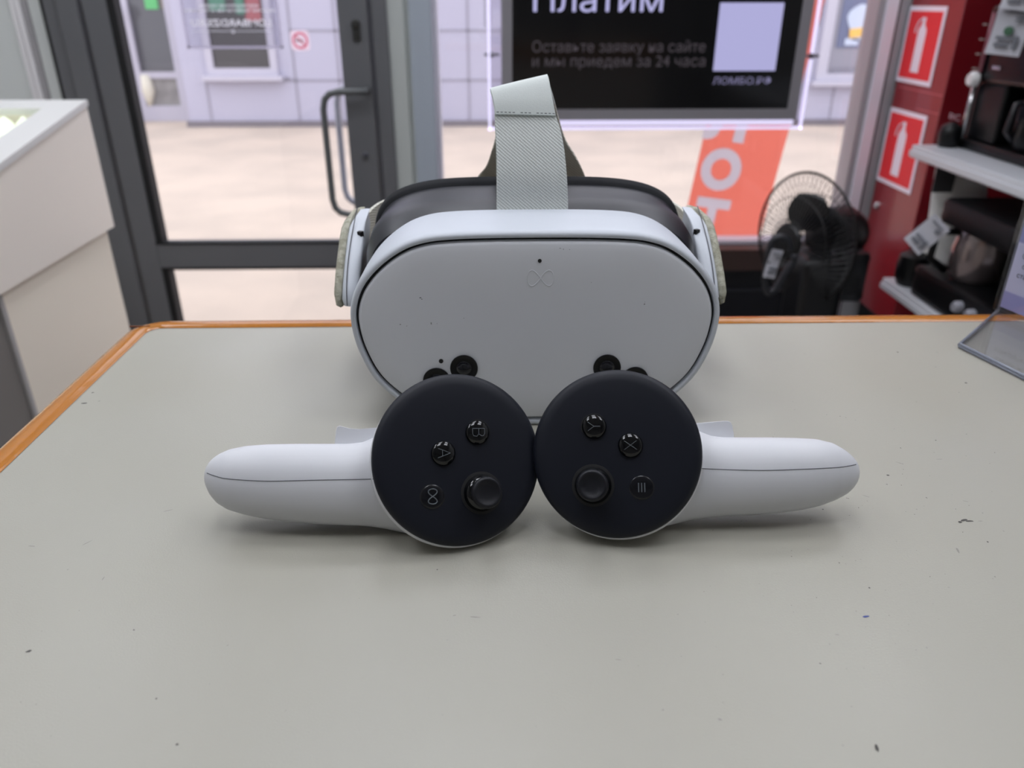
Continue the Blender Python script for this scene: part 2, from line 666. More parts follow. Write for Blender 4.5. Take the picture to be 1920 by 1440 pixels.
t, x0, x1, z0, z1 = shop_window('shop_window', 1532, 1668, -150, 152, 'facade window to the right of the hanging screen with a blue poster and a yellow strip', mat('grey_shop_glass', (140, 138, 152), 0.15))
MB().box((X(1541, 100, YO), YO - 0.045, z0 + .07), (X(1553, 100, YO), YO - 0.022, z1 - .07)).build('mullion', fac_trim, t)
zz = lambda py: Z(py, 900, YO)
MB().box((X(1572, 50, YO), YO - 0.03, zz(90)), (X(1650, 50, YO), YO - 0.021, zz(-60))).build('poster', mat('poster_blue', (104, 110, 140), 0.5), t)
mb = MB()
c = at_y(1612, 42, YO - 0.036)
mb.poly([c + Vector((math.cos(a) * 0.12 * (1 + .25 * math.sin(3 * a)), 0, math.sin(a) * 0.17)) for a in [2 * math.pi * i / 20 for i in range(20)]])
c = at_y(1597, 78, YO - 0.036)
mb.box((c.x - .07, YO - .036, c.z - .035), (c.x + .07, YO - .031, c.z + .03), 0.002)
mb.build('poster_figure', mat('poster_pale', (190, 200, 222), 0.5), t)
c = at_y(1617, 60, YO - 0.04)
MB().box((-.13, -.003, -.042), (.13, .003, .042), M=Matrix.Translation(c) @ Matrix.Rotation(R(-7), 4, 'Y')).build('poster_strip', mat('poster_yellow', (232, 186, 96), 0.5), t)
MB().box((X(1556, 140, YO), YO - 0.03, zz(146)), (X(1655, 140, YO), YO - 0.022, zz(128))).build('window_board', mat('grey_board', (130, 128, 142), 0.6), t)

# recessed entrance at the left
YE = YO + 0.5
ex0, ex1 = X(226, 200, YE), X(356, 200, YE)
o = MB().box((ex0 - 4.0, YE, 0), (ex1 + 0.3, YE + 0.2, 4.2)).build('building_facade', fac)
tag(o, 'recessed lilac facade beside the glazed entrance, left of the dark window', 'facade')
t = thing('entrance_door', 'lilac framed glass entrance door across the pavement, left of the reversed lettering', 'door', ((ex0 + ex1) / 2, YE, 0))
ze = lambda py: Z(py, 900, YE)
exa, exb, exc = X(262, 180, YE), X(354, 180, YE), X(344, 180, YE)
rect_frame(MB(), exa, exb, YE - .06, YE - .001, 0.001, 2.6, .08, .16).box((exa + .08, YE - .055, ze(145)), (exb - .08, YE - .002, ze(133))).build('door_frame', fac_trim, t)
mb = MB()
mb.box((exa + .08, YE - .02, 0.16), (exb - .08, YE - .01, ze(145)))
mb.build('lower_pane', mat('curtained_glass', (150, 148, 148), 0.2, var=(9, (128, 126, 128))), t)
MB().box((exa + .08, YE - .02, ze(133)), (exb - .08, YE - .01, 2.5)).build('upper_pane', shade_glass, t)
MB().box((X(274, 10, YE), YE - .03, ze(17)), (X(298, 10, YE), YE - .021, ze(-60))).build('green_sticker', mat('sticker_green', (100, 190, 120), 0.5), t)
MB().box((X(304, 10, YE), YE - .03, ze(17)), (X(322, 10, YE), YE - .021, ze(-60))).build('olive_sticker', mat('sticker_olive', (120, 112, 88), 0.5), t)
mb = MB()
q = at_y(272, 140, YE - .04); q2 = at_y(282, 200, YE - .04)
mb.tube([q, (q + q2) / 2 + Vector((.01, 0, 0)), q2], [.05, .07, .02], 10).build('white_curtain', mat('curtain_white', (225, 220, 205), 0.8), t, True)
# lamp post in front of the entrance
q = at_y(252, 205, YE - 0.25)
t = thing('garden_lamp', 'slim pale lamp post with a round lamp beside the entrance across the pavement', 'lamp', (q.x, q.y, 0))
MB().lathe([(.07, 0), (.07, .03), (.025, .05), (.02, 1.0)], Matrix.Translation((q.x, q.y, 0)), 16).build('post', mat('lamp_post_grey', (170, 168, 176), 0.4), t, 40)
zl = at_y(258, 82, YE - 0.25).z
MB().lathe([(.01, -.08), (.055, -.05), (.07, 0), (.055, .05), (.01, .08)], Matrix.Translation((q.x, q.y, 1.08)), 16).build('lamp_globe', mat('lamp_globe', (235, 235, 225), 0.3), t, True)

# ------------------------------------------------------------------ banner outside, behind the window
YB = YW + 0.14
bz0 = 0.02
bl = [at_y(1329, 225, YB), at_y(1286, 400, YB)]
br_ = [at_y(1476, 245, YB), at_y(1420, 458, YB)]
dl = (bl[0] - bl[1]); dr = (br_[0] - br_[1])
sl = dl.x / dl.z; sr = dr.x / dr.z
zt_ = 1.75
s_ = (sl + sr) / 2
Lx = lambda z: bl[1].x + s_ * (z - bl[1].z)
Rx = lambda z: br_[1].x + s_ * (z - br_[1].z)
t = thing('vertical_banner', 'coral red vertical banner with white letters, outside the window below the hanging screen', 'banner', ((Lx(0) + Rx(0)) / 2, YB, bz0))
banner_m = film_mat('banner_coral', (254, 186, 172), 0.82)
ang = math.atan(s_)
bxd = Vector((math.cos(ang), 0, -math.sin(ang))); byd = Vector((math.sin(ang), 0, math.cos(ang)))
letter_m = film_mat('banner_letter', (238, 230, 238), 0.5)
mb = MB()
mcut = MB()
shapes = {'Т': [(0, 1), (1, 1), (1, .76), (.64, .76), (.64, 0), (.36, 0), (.36, .76), (0, .76)],
          'Л': [(.20, 1), (1, 1), (1, 0), (.73, 0), (.73, .77), (.46, .77), (.40, .30), (.34, .12), (.24, .02), (.10, -.02), (0, .0), (0, .22), (.07, .21), (.12, .26), (.16, .45)]}
for ch, (cx, cy), (hh, ww) in (('Л', (1364, 226), (78, 80)), ('О', (1352, 318), (80, 76)), ('Т', (1331, 411), (78, 64))):
    c = at_y(cx, cy, YB)
    h_ = abs(at_y(cx, cy - hh / 2, YB).z - at_y(cx, cy + hh / 2, YB).z)
    w_ = abs(at_y(cx + ww / 2, cy, YB).x - at_y(cx - ww / 2, cy, YB).x)
    M = frame_M(c - bxd * w_ / 2 - byd * h_ / 2, bxd, byd, Vector((0, -1, 0)))
    if ch == 'О':
        ro, ri = [], []
        for i in range(40):
            a = 2 * math.pi * i / 40
            ro.append((.5 + .5 * math.cos(a), .5 + .5 * math.sin(a)))
            ri.append((.5 + .25 * math.cos(a), .5 + .25 * math.sin(a)))
        for mm, zs2_ in ((mb, (0,)), (mcut, (-.01, .01))):
            L3 = lambda q, z: [M @ Vector((u_ * w_, v_ * h_, z)) for u_, v_ in q]
            if len(zs2_) == 1:
                mm.loft([L3(ro, 0), L3(ri, 0)], False, False)
            else:
                mm.loft([L3(ro, -.01), L3(ro, .01), L3(ri, .01), L3(ri, -.01), L3(ro, -.01)], False, False)
    else:
        q3 = [M @ Vector((u_ * w_, v_ * h_, 0)) for u_, v_ in shapes[ch]]
        mb.poly(q3)
        mcut.prism([p_ + Vector((0, .01, 0)) for p_ in q3], (0, -.02, 0))
cut(MB().prism([(Lx(bz0), YB, bz0), (Rx(bz0), YB, bz0), (Rx(zt_), YB, zt_), (Lx(zt_), YB, zt_)], (0, 0.0008, 0)), mcut).build('cloth', banner_m, t)
mb.build('lettering', letter_m, t)
MB().box((Lx(0) - .02, YB - .05, 0), (Rx(0) + .02, YB + .06, 0.02), 0.004).build('foot', dark_alu2, t)

# lettering on the door glass, read from behind
YG = YW - 0.001
t = thing('glass_sticker', 'translucent sticker with reversed white web address on the door glass', 'sticker', at_y(438, 90, YG))
lx0, lx1 = X(352, 90, YG), X(531, 90, YG)
lz0, lz1 = Z(91, 440, YG), Z(-120, 440, YG)
film = clear_mat('sticker_film', (0.90, 0.90, 0.93), 0.05, 0.3)
MB().box((lx0, YG, lz0), (lx1, YG + 0.0008, lz1)).build('film', film, t)
mb = MB()
e = 0.006
mb.box((lx0, YG - .001, lz0), (lx1, YG, lz0 + e)).box((lx0, YG - .001, lz0), (lx0 + e, YG, lz1)).box((lx1 - e, YG - .001, lz0), (lx1, YG, lz1))
mb.build('border', film_mat('sticker_border', (225, 222, 235), 0.7), t)
white_print = film_mat('white_print', (248, 249, 252), 0.7)


def mirrored_text(body, pr, pl, base, cap, mbx):
    a = at_y(pr, base, YG - .0012)
    w_ = a.x - X(pl, base, YG)
    h_ = Z(base - cap, 440, YG) - Z(base, 440, YG)
    text_mb(body, h_, frame_M(a, Vector((-1, 0, 0)), Vector((0, 0, 1)), Vector((0, 1, 0))), 0.0, w_, mb=mbx, bold=0.02)


mb = MB()
mirrored_text('LOMBARDZS.RU', 509, 360, 49, 13, mb)
mirrored_text('круглосуточная скупка', 484, 375, 13, 6, mb)
mirrored_text('оценка телефонов и техники', 516, 346, 22, 6, mb)
a = at_y(360, 58.5, YG - .0012); b = at_y(510, 58.5, YG - .0012)
mb.box((a.x, YG - .0012, a.z - .0008), (b.x, YG, a.z + .0008))
mb.lathe([(.005, 0), (.005, .001)], frame_M(at_y(437, 59, YG - .0012), Vector((1, 0, 0)), Vector((0, 0, 1)), Vector((0, -1, 0))), 16)
mb.build('lettering', white_print, t)

c = at_y(563, 76, YG)
t = thing('no_smoking_sticker', 'small pink round-cornered no smoking sticker on the door glass', 'sticker', c)
h_ = 0.026
mq = MB(); mq.poly([(c.x + h_ * math.copysign(abs(math.cos(a)) ** .35, math.cos(a)), YG - .0006, c.z + h_ * math.copysign(abs(math.sin(a)) ** .35, math.sin(a))) for a in [2 * math.pi * (i + .5) / 28 for i in range(28)]]); mq.build('sticker_base', film_mat('sticker_white', (246, 226, 238), 0.7), t)
mb = MB()
pk = []
for rr in (0.021, 0.0165):
    pk.append([Vector((c.x + rr * math.cos(2 * math.pi * i / 32), YG - .0016, c.z + rr * math.sin(2 * math.pi * i / 32))) for i in range(32)])
mb.loft(pk, False, False)
mb.prism([(c.x - .0135, YG - .0016, c.z + .0115), (c.x - .0115, YG - .0016, c.z + .0135), (c.x + .0135, YG - .0016, c.z - .0115), (c.x + .0115, YG - .0016, c.z - .0135)], (0, .0003, 0))
mb.build('prohibition_ring', film_mat('sticker_pink', (240, 90, 130), 0.7), t)
MB().box((c.x - .013, YG - .0015, c.z - .002), (c.x + .008, YG - .0013, c.z + .002)).build('cigarette', mat('cig_grey', (150, 120, 135), 0.5), t)

# ------------------------------------------------------------------ hanging screen in the window
YS = 2.2
t = thing('hanging_screen', 'black advertising screen with Cyrillic lettering hanging in the shop window', 'screen', at_y(1210, 240, YS))
sx0, sx1 = X(960, 100, YS), X(1477, 204, YS)
sz0, sz1 = Z(204, 1200, YS), 1.62
fx0, fx1, fz0 = X(940, 100, YS), X(1490, 224, YS), Z(224, 1200, YS)
ax0, ax1, az0 = X(919, 100, YS), X(1502, 240, YS), Z(240, 1200, YS)
mb = MB()
rect_frame(mb, fx0, fx1, YS - .012, YS + .0095, fz0, sz1 + .02, sx0 - fx0, sz0 - fz0)
mb.build('frame', mat('screen_frame', (138, 135, 140), 0.4), t)
MB().box((sx0, YS - .008, sz0), (sx1, YS + .010, sz1 - .01)).build('screen', mat('screen_black', (5, 5, 8), 0.12), t)
MB().box((ax0, YS + .013, az0), (ax1, YS + .019, sz1 + .05)).build('acrylic_sheet', clear_mat('sheet_acrylic', (0.90, 0.89, 0.93), 0.06), t)
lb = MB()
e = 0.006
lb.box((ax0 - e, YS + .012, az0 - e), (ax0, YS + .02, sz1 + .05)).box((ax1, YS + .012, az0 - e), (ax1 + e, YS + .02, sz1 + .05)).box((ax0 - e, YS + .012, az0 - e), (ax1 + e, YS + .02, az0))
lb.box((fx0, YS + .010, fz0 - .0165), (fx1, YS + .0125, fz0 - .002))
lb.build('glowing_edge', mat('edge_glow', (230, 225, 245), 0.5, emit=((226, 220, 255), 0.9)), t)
scr_l = mat('screen_letters', (60, 60, 70), 0.5, emit=((186, 184, 232), 0.95))
scr_d = mat('screen_small_letters', (20, 20, 20), 0.5, emit=((66, 60, 66), 1.0))
scr_c = mat('screen_caption', (40, 40, 50), 0.5, emit=((132, 128, 164), 0.9))


def scr_text(body, pl, pr, base, cap, m_, name, bold=0.0):
    a = at_y(pl, base, YS - .0088)
    w_ = X(pr, base, YS - .0088) - a.x
    h_ = Z(base - cap, pl, YS) - Z(base, pl, YS)
    return text_mb(body, h_, frame_M(a, Vector((1, 0, 0)), Vector((0, 0, 1)), Vector((0, -1, 0))), 0.0, w_, bold=bold)


scr_text('Платим', 1000, 1242, 22, 46, scr_l, 'x', 0.0).build('headline', scr_l, t)
mb = scr_text('Оставьте заявку на сайте', 998, 1322, 98, 21, scr_d, 'x')
a = at_y(998, 125, YS - .0088)
text_mb('и мы приедем за 24 часа', Z(104, 998, YS) - Z(125, 998, YS), frame_M(a, Vector((1, 0, 0)), Vector((0, 0, 1)), Vector((0, -1, 0))), 0.0, X(1320, 125, YS) - a.x, mb=mb)
mb.build('small_text', scr_d, t)
scr_text('ЛОМБО.РФ', 1336, 1446, 158, 13, scr_c, 'x').build('caption', scr_c, t)
a0, a1, a2, a3 = at_y(1337, 133, YS - .009), at_y(1453, 134, YS - .009), at_y(1467, 7, YS - .009), at_y(1350, 5, YS - .009)
MB().box((a0.x, YS - .009, a0.z), (a1.x, YS - .0085, a3.z), 0.0002).build('blank_white_tile', mat('screen_tile', (60, 60, 70), 0.5, emit=((178, 176, 222), 0.9)), t)
for px, py in ((922, 102), (1521, 105)):
    mb = MB()
    c = at_y(px, py, YS + .016)
    mb.lathe([(.004, -.02), (.004, .02)], frame_M(c, Vector((0, 1, 0)), Vector((0, 0, 1)), Vector((1, 0, 0))), 12)
    mb.lathe([(.008, -.004), (.008, .004)], frame_M(c, Vector((0, 1, 0)), Vector((0, 0, 1)), Vector((1, 0, 0))), 12)
    mb.build('cable_clamp', mat('clamp_metal', (110, 108, 118), 0.3, metal=0.8), t, 40)
MB().tube([(ax0 - .012, YS + .016, az0 + .25), (ax0 - .012, YS + .016, ZC)], .0012, 6).tube([(ax1 + .012, YS + .016, az0 + .25), (ax1 + .012, YS + .016, ZC)], .0012, 6).build('hanging_cable', mat('cable_metal', (150, 150, 155), 0.3, metal=0.8), t)

# ------------------------------------------------------------------ display case at the left
CX = -0.88                                 # face towards the counter
c0 = at_x(160, 187, CX)                    # far top corner
c1 = at_x(0, 303, CX)
b0 = at_x(209, 427, CX); b1 = at_x(0, 554, CX)
slope_t = (c0.z - c1.z) / (c0.y - c1.y)
yf = c0.y
zb_ = (b0.z + b1.z) / 2
yn = 0.62
topz = lambda y: c0.z - .012 + slope_t * (y - yf)
cream = mat('cream_laminate', (246, 238, 227), 0.3)
cream2 = mat('cream_laminate_lower', (244, 235, 218), 0.35)
rim_m = mat('case_rim', (224, 223, 221), 0.3)
xw = CX - 0.62
t = thing('display_case', 'cream display counter with a sloping lit glass top, left of the white topped counter', 'display case', ((CX + xw) / 2, (yf + yn) / 2, 0))
MB().prism([(CX, yf, zb_), (CX, yn, zb_), (CX, yn, topz(yn)), (CX, yf, topz(yf))], (-0.02, 0, 0)).build('side_panel', cream, t)
MB().prism([(xw, yf, zb_), (xw, yn, zb_), (xw, yn, topz(yn)), (xw, yf, topz(yf))], (0.02, 0, 0)).build('side_panel', cream, t)
MB().box((CX - .02, yf - .02, zb_), (xw + .02, yf, topz(yf) - .003)).build('end_panel', cream, t)
MB().box((CX - .02, yn, zb_), (xw + .02, yn + .02, topz(yn) - .003)).build('end_panel', cream, t)
MB().box((CX - .02, yn + .02, zb_), (xw + .02, yf - .02, zb_ + .02)).build('case_floor', mat('case_floor', (215, 215, 210), 0.5), t)
# rim round the glass
rw = 0.065
mb = MB()


def slab(x0, x1, y0, y1, th=0.012, lift=0.0):
    mb.loft([[(x0, y0, topz(y0) + lift), (x1, y0, topz(y0) + lift), (x1, y1, topz(y1) + lift), (x0, y1, topz(y1) + lift)],
             [(x0, y0, topz(y0) + lift + th), (x1, y0, topz(y0) + lift + th), (x1, y1, topz(y1) + lift + th), (x0, y1, topz(y1) + lift + th)]])


slab(CX - rw, CX + .004, yn, yf)
slab(xw - .004, xw + rw, yn, yf)
slab(xw + rw, CX - rw, yf - rw * 0.9, yf)
slab(xw + rw, CX - rw, yn, yn + rw)
mb.build('rim', rim_m, t)
mb = MB()
slab(xw + rw, CX - rw, yn + rw, yf - rw * .9, .005, .004)
mb.build('glass_top', clear_mat('case_glass', (0.97, 0.99, 0.98), 0.04), t)
# lit ribbed tray
mb = MB()
tr_m = mat('lit_display', (245, 245, 235), 0.4, emit=((250, 255, 232), 1.0))
zt = topz(yf) - 0.10
slab(xw + rw, CX - rw - .004, yn + rw, yf - .062, .008, -.030)
ystep = 0.03
mb.build('lit_tray', tr_m, t)
cone = MB()
n_ = 0
xx = CX - rw - .035
while xx > xw + rw:
    for yy in (yf - .076, yf - .12, yf - .165):
        cone.lathe([(.015, -.03), (.015, -.012), (.004, -.001), (.001, .001)], Matrix.Translation((xx, yy, topz(yy) + .001)), 8)
    xx -= .04
cone.build('bright_point', tr_m, t)['kind'] = 'stuff'
# plinth cabinet, a touch set back
px_ = CX - 0.012
MB().box((px_, yf - .015, 0.0), (xw + .02, at_x(15, 600, px_).y, zb_), 0.002).build('lower_panel', cream2, t)
ys_ = at_x(15, 600, px_).y
MB().box((px_ + .003, ys_ - .012, 0), (px_ - .2, ys_, zb_), 0.001).build('steel_strip', mat('strip_steel', (170, 168, 166), 0.35), t)
MB().box((px_ - .003, yn + .02, 0), (xw + .02, ys_ - .012, zb_)).build('grey_panel', mat('grey_laminate', (124, 120, 116), 0.45), t)

# ------------------------------------------------------------------ red cabinet on the right with extinguisher signs
RX = xm + 0.002
ry1 = YW - 0.04
p_corner = at_x(1800, 50, RX)
ry0 = p_corner.y
rz0 = (at_x(1600, 556, RX).z)
red = mat('red_gloss_paint', (132, 26, 36), 0.3, coat=0.25)
t = thing('fire_cabinet', 'glossy red fire cabinet with two extinguisher signs beside the window jamb', 'cabinet', (RX + .2, (ry0 + ry1) / 2, 0))
MB().box((RX, ry0, rz0), (RX + .5, ry1, 2.0), 0.004).build('body', red, t)
MB().box((RX + .03, ry0 + .03, 0), (RX + .5, ry1, rz0)).build('plinth', mat('plinth_black', (14, 14, 16), 0.5), t)
sl_ = at_x(1740, 174, RX)
MB().box((RX - .0006, ry0 + .004, sl_.z - .0015), (RX, ry1 - .02, sl_.z + .0015)).box((RX - .0006, ry0 + .004, at_x(1790, 222, RX).z - .0012), (RX, ry0 + .12, at_x(1790, 222, RX).z + .0012)).build('door_gap', mat('gap_pink', (190, 90, 98), 0.5), t)
c = at_x(1646, 385, RX)
MB().lathe([(.011, 0), (.011, .006), (.007, .01)], frame_M(c, Vector((0, 1, 0)), Vector((0, 0, 1)), Vector((-1, 0, 0))), 20).build('lock', mat('lock_chrome', (210, 208, 212), 0.2, metal=0.7), t, 40)
c = at_x(1779, 222, RX)
text_mb('BC', 0.014, frame_M(c, Vector((0, -1, 0)), Vector((0, 0, 1)), Vector((-1, 0, 0))), 0.0, 0.05).build('door_lettering', mat('grey_print', (170, 150, 158), 0.5), t)
sign_w = mat('sign_white', (236, 230, 242), 0.4)
sign_r = mat('sign_red', (226, 36, 46), 0.45)


def sign(tl, tr, bl_, label):
    p0 = at_x(*tl, RX); p1 = at_x(*tr, RX); p2 = at_x(*bl_, RX)
    ya, yb = p0.y, p1.y
    za, zb = p0.z, p2.z
    s = thing('fire_sign', label, 'sign', (RX, (ya + yb) / 2, zb), 'fire extinguisher signs on the red cabinet')
    xs = RX - .0004
    MB().box((xs - .002, yb, zb), (xs, ya, za), 0.0003).build('sign_plate', sign_w, s)
    m_ = 0.012
    MB().box((xs - .0026, yb + m_, zb + m_), (xs - .002, ya - m_, za - m_)).build('red_field', sign_r, s)
    cy = (ya + yb) / 2 + .004
    hz = za - zb
    wy = abs(ya - yb)
    P = lambda u, v: Vector((xs - .0032, cy - u * wy, zb + v * hz))
    pts = [P(-.10, .15), P(.12, .15), P(.12, .68)] + [P(.12 * math.cos(a), .68 + .08 * math.sin(a)) for a in (.5, 1.0)] + [P(.045, .78), P(.05, .86), P(-.03, .86), P(-.035, .78)] + [P(-.10 * math.cos(a), .68 + .08 * math.sin(a)) for a in (1.0, .5)] + [P(-.10, .68)]
    mb = MB()
    mb.prism(pts, (.0005, 0, 0))
    mb.tube([P(-.03, .85), P(-.12, .81), P(-.17, .72), P(-.17, .66)], .0022, 6)
    mb.build('extinguisher_symbol', sign_w, s)
    return s


sign((1709, 11), (1779, 12), (1686, 152), 'red extinguisher sign with white border, upper one on the red cabinet')
sign((1672, 200), (1741, 217), (1646, 337), 'red extinguisher sign with white border, lower one just above the shelf end')

# ------------------------------------------------------------------ shelving at the right
SX = 1.0
s1 = at_x(1712, 279, SX); s2 = at_x(1652, 522, SX)
sy1 = min(s1.y, s2.y) if abs(s1.y - s2.y) < .2 else s1.y
sy1 = (s1.y + s2.y) / 2
sy1 = min(sy1, ry0 - 0.01)
SY0 = 0.75
XB = 1.58
steel = mat('shelf_steel', (208, 211, 216), 0.3)
t = thing('shelving_rack', 'pale grey steel shelving rack with two visible shelves along the right wall', 'shelf', ((SX + XB) / 2, (sy1 + SY0) / 2, 0))
s1.z += .009; s2.z += .006
for zz_ in (0.12, s2.z, s1.z, s1.z + .62):
    mb = MB().box((SX, SY0, zz_ - .03), (XB, sy1, zz_), 0.004)
    mb.box((SX - .004, SY0, zz_ - .026), (SX, sy1, zz_ - .012), 0.001)
    mb.build('shelf', steel, t)
MB().box((XB, SY0, 0), (XB + .03, sy1, 2.1)).build('back_panel', mat('rack_back', (40, 40, 42), 0.5), t)
for yy in (SY0 + .02, sy1 - .03):
    MB().box((XB + .03, yy, 0), (XB + .07, yy + .03, 2.15), 0.003).build('upright', steel, t)

black_pl = mat('appliance_black', (6, 7, 9), 0.4, spec=0.35)
black_gl = mat('appliance_gloss', (7, 8, 11), 0.3, spec=0.3)
chrome = mat('chrome', (200, 198, 200), 0.12, metal=0.9)
tag_w = mat('tag_paper', (198, 198, 206), 0.6)
tag_ink = mat('tag_ink', (120, 122, 130), 0.6)
dark_clear = clear_mat('tinted_tank', (0.25, 0.25, 0.27), 0.06)

# upper coffee machine
zs1 = s1.z
cmx0, cmx1 = SX + 0.10, SX + 0.42
cmy0, cmy1 = sy1 - 0.52, sy1 - 0.24
cmy1 = sy1 - .035
cmx0 = at_y(1792, 270, cmy1).x
cmx1 = cmx0 + 0.30
cmy0 = cmy1 - 0.30
t = thing('coffee_machine', 'tall black coffee machine with chrome strip and paper tag on the upper shelf', 'coffee machine', ((cmx0 + cmx1) / 2, (cmy0 + cmy1) / 2, zs1))
MB().box((cmx0, cmy0, zs1), (cmx1, cmy1, zs1 + .022), 0.008, 3).build('base', black_pl, t, 40)
MB().box((cmx0 + .012, cmy1 - .12, zs1 + .022), (cmx1 - .01, cmy1 - .008, zs1 + .15), .008, 3).build('rear_housing', black_pl, t, 40)
MB().box((cmx0 + .11, cmy0 + .01, zs1 + .022), (cmx1 - .002, cmy1 - .125, zs1 + .15), 0.012, 3).build('body', black_pl, t, 40)
MB().box((cmx0 + .002, cmy0 + .005, zs1 + .145), (cmx1, cmy1 - .005, zs1 + .30), 0.014, 3).build('brewing_head', black_gl, t, 40)
xs = cmx0 - .002
MB().tube([(xs + .006, cmy1 - .012, zs1 + .012), (xs + .006, cmy1 - .012, zs1 + .142)], .0065, 12).build('chrome_strip', chrome, t, True)
MB().tube([(xs, cmy1 - .03, zs1 + .165), (xs, cmy1 - .03, zs1 + .285)], .0045, 10).build('level_tube', mat('tube_pink', (150, 86, 98), 0.3), t, True)
mb = MB()
for i in range(4):
    mb.box((xs - .002, cmy1 - .014, zs1 + .170 + i * .03), (xs + .004, cmy1 + .002, zs1 + .173 + i * .03))
mb.build('level_mark', mat('mark_grey', (140, 134, 130), 0.5), t)['kind'] = 'stuff'
MB().lathe([(.017, 0), (.017, .010), (.012, .016)], frame_M(Vector((xs - .0, cmy1 - .02, zs1 + .150)), Vector((0, 1, 0)), Vector((0, 0, 1)), Vector((-1, 0, 0))), 20).build('lever_knob', mat('knob_white', (235, 235, 235), 0.2), t, 40)
MB().lathe([(.04, 0), (.05, .02), (.05, .08), (.04, .11), (.035, .115)], Matrix.Translation((cmx0 + .056, cmy0 + .10, zs1 + .024)), 32).build('carafe', black_gl, t, 40)
MB().tube([(cmx0 + .03, cmy0 + .12, zs1 + .12), (cmx0 + .002, cmy0 + .12, zs1 + .115), (cmx0 - .004, cmy0 + .12, zs1 + .06), (cmx0 + .015, cmy0 + .11, zs1 + .035)], .006, 10).build('carafe_handle', mat('handle_dark', (34, 34, 38), 0.4), t, True)
MB().box((xs - .0, cmy1 - .10, zs1 + .175), (xs + .004, cmy1 - .07, zs1 + .182), 0.001).build('badge', chrome, t)


def paper_tag(loc, w, h, rot, label, green=False):
    M = Matrix.Translation(loc) @ rot
    o = thing('paper_tag', label, 'tag', loc)
    mb = MB()
    n = 8
    rows = []
    for i in range(n + 1):
        v = i / n
        rows.append([M @ Vector((-w / 2, .004 * math.sin(v * 3), h * (v - .5))), M @ Vector((w / 2, .004 * math.sin(v * 3), h * (v - .5)))])
    mb.loft(rows + [[p + (M.to_3x3() @ Vector((0, .0006, 0))) for p in r] for r in reversed(rows)], False, False, closed=False)
    mb.build('paper', tag_w, o)
    mb = MB()
    for a, b, c_, d in ((-.3, .25, -.18, -.12), (-.3, .1, -.33, -.26), (.22, .34, -.35, -.1), (-.3, .3, .36, .39), (.1, .3, .2, .23), (.1, .34, .27, .3)):
        mb.box((a * w, -.0012 - .004, c_ * h), (b * w, -.0004, d * h), M=M)
    mb.build('print', tag_ink, o)['kind'] = 'stuff'
    if green:
        MB().lathe([(w * .13, 0), (w * .13, .006)], M @ Matrix.Rotation(R(90), 4, 'X'), 20).build('green_dot', mat('dot_green', (70, 110, 84), 0.5), o)
    return o


Rx_ = Matrix.Rotation(R(-90), 4, 'Z')
Rt_ = Matrix.Rotation(R(-48), 4, 'Z')
c = at_x(1892, 58, xs - .026)
paper_tag(c, .066, .092, Rt_ @ Matrix.Rotation(R(4), 4, 'Y'), 'white paper tag with a green dot hanging on the tall black coffee machine', True)
c = at_x(1916, -18, xs - .030)
paper_tag(c, .060, .07, Rt_ @ Matrix.Rotation(R(6), 4, 'Y'), 'white paper tag at the top edge of the photo, above the green dot tag')
MB().lathe([(.016, 0), (.016, .008), (.012, .012)], frame_M(at_x(1919, 37, xs), Vector((0, 1, 0)), Vector((0, 0, 1)), Vector((-1, 0, 0))), 20).build('steam_knob', mat('knob_white', (235, 235, 235), 0.2), t, 40)
# round black item behind the machine
c = at_y(1777, 272, sy1 - .035)
o = MB().lathe([(.020, 0), (.025, .01), (.026, .03), (.022, .045), (.012, .052), (.006, .056)], Matrix.Translation((c.x, sy1 - .035, zs1)), 28).build('black_jug', black_pl, None, 40)
tag(o, 'small black round jug standing behind the tall coffee machine at the shelf end', 'jug')

# lower coffee maker
zs2 = s2.z
ly1_ = sy1 - .12
lx0_ = at_z(1715, 558, zs2).x
lx1_, ly0_ = lx0_ + .27, ly1_ - .34
lx1_ = min(lx1_, XB - .02)
t = thing('coffee_maker', 'black drip coffee maker with a steel jug and two round knobs on the lower shelf', 'coffee maker', ((lx0_ + lx1_) / 2, (ly0_ + ly1_) / 2, zs2))
MB().box((lx0_, ly0_, zs2), (lx1_, ly1_, zs2 + .075), 0.022, 4).build('base', black_pl, t, 40)
MB().box((lx0_ + .14, ly0_ + .02, zs2 + .06), (lx1_, ly1_ - .02, zs2 + .20), 0.02, 3).build('tower', black_pl, t, 40)
MB().box((lx0_ + .005, ly0_ + .01, zs2 + .185), (lx1_, ly1_ - .04, zs2 + .245), 0.03, 4).build('lid', mat('lid_black', (12, 11, 14), 0.5, spec=0.3), t, 40)
cj = Vector((lx0_ + .072, ly1_ - .12, zs2 + .075))
MB().lathe([(.045, 0), (.056, .015), (.058, .07), (.048, .115), (.046, .12)], Matrix.Translation(cj), 36).build('jug', mat('jug_steel', (150, 138, 138), 0.18, metal=0.8), t, 40)
MB().tube([cj + Vector((-.045, .02, .105)), cj + Vector((-.088, .03, .10)), cj + Vector((-.092, .03, .04)), cj + Vector((-.055, .02, .015))], .009, 10).build('jug_handle', black_gl, t, True)
for px, py in ((1812, 535), (1839, 540)):
    c = at_x(px, py, lx0_ - .0)
    MB().lathe([(.013, 0), (.013, .012), (.009, .018)], frame_M(Vector((lx0_ + .001, max(ly0_ + .03, min(c.y, ly1_ - .03)), zs2 + .045)), Vector((0, 1, 0)), Vector((0, 0, 1)), Vector((-1, 0, 0))), 24).build('knob', mat('knob_grey', (150, 150, 158), 0.3), t, 40)
c = at_x(1737, 440, lx0_ - .05)
paper_tag(c, .050, .085, Rt_ @ Matrix.Rotation(R(38), 4, 'Y'), 'slanting white paper tag hanging beside the black drip coffee maker')
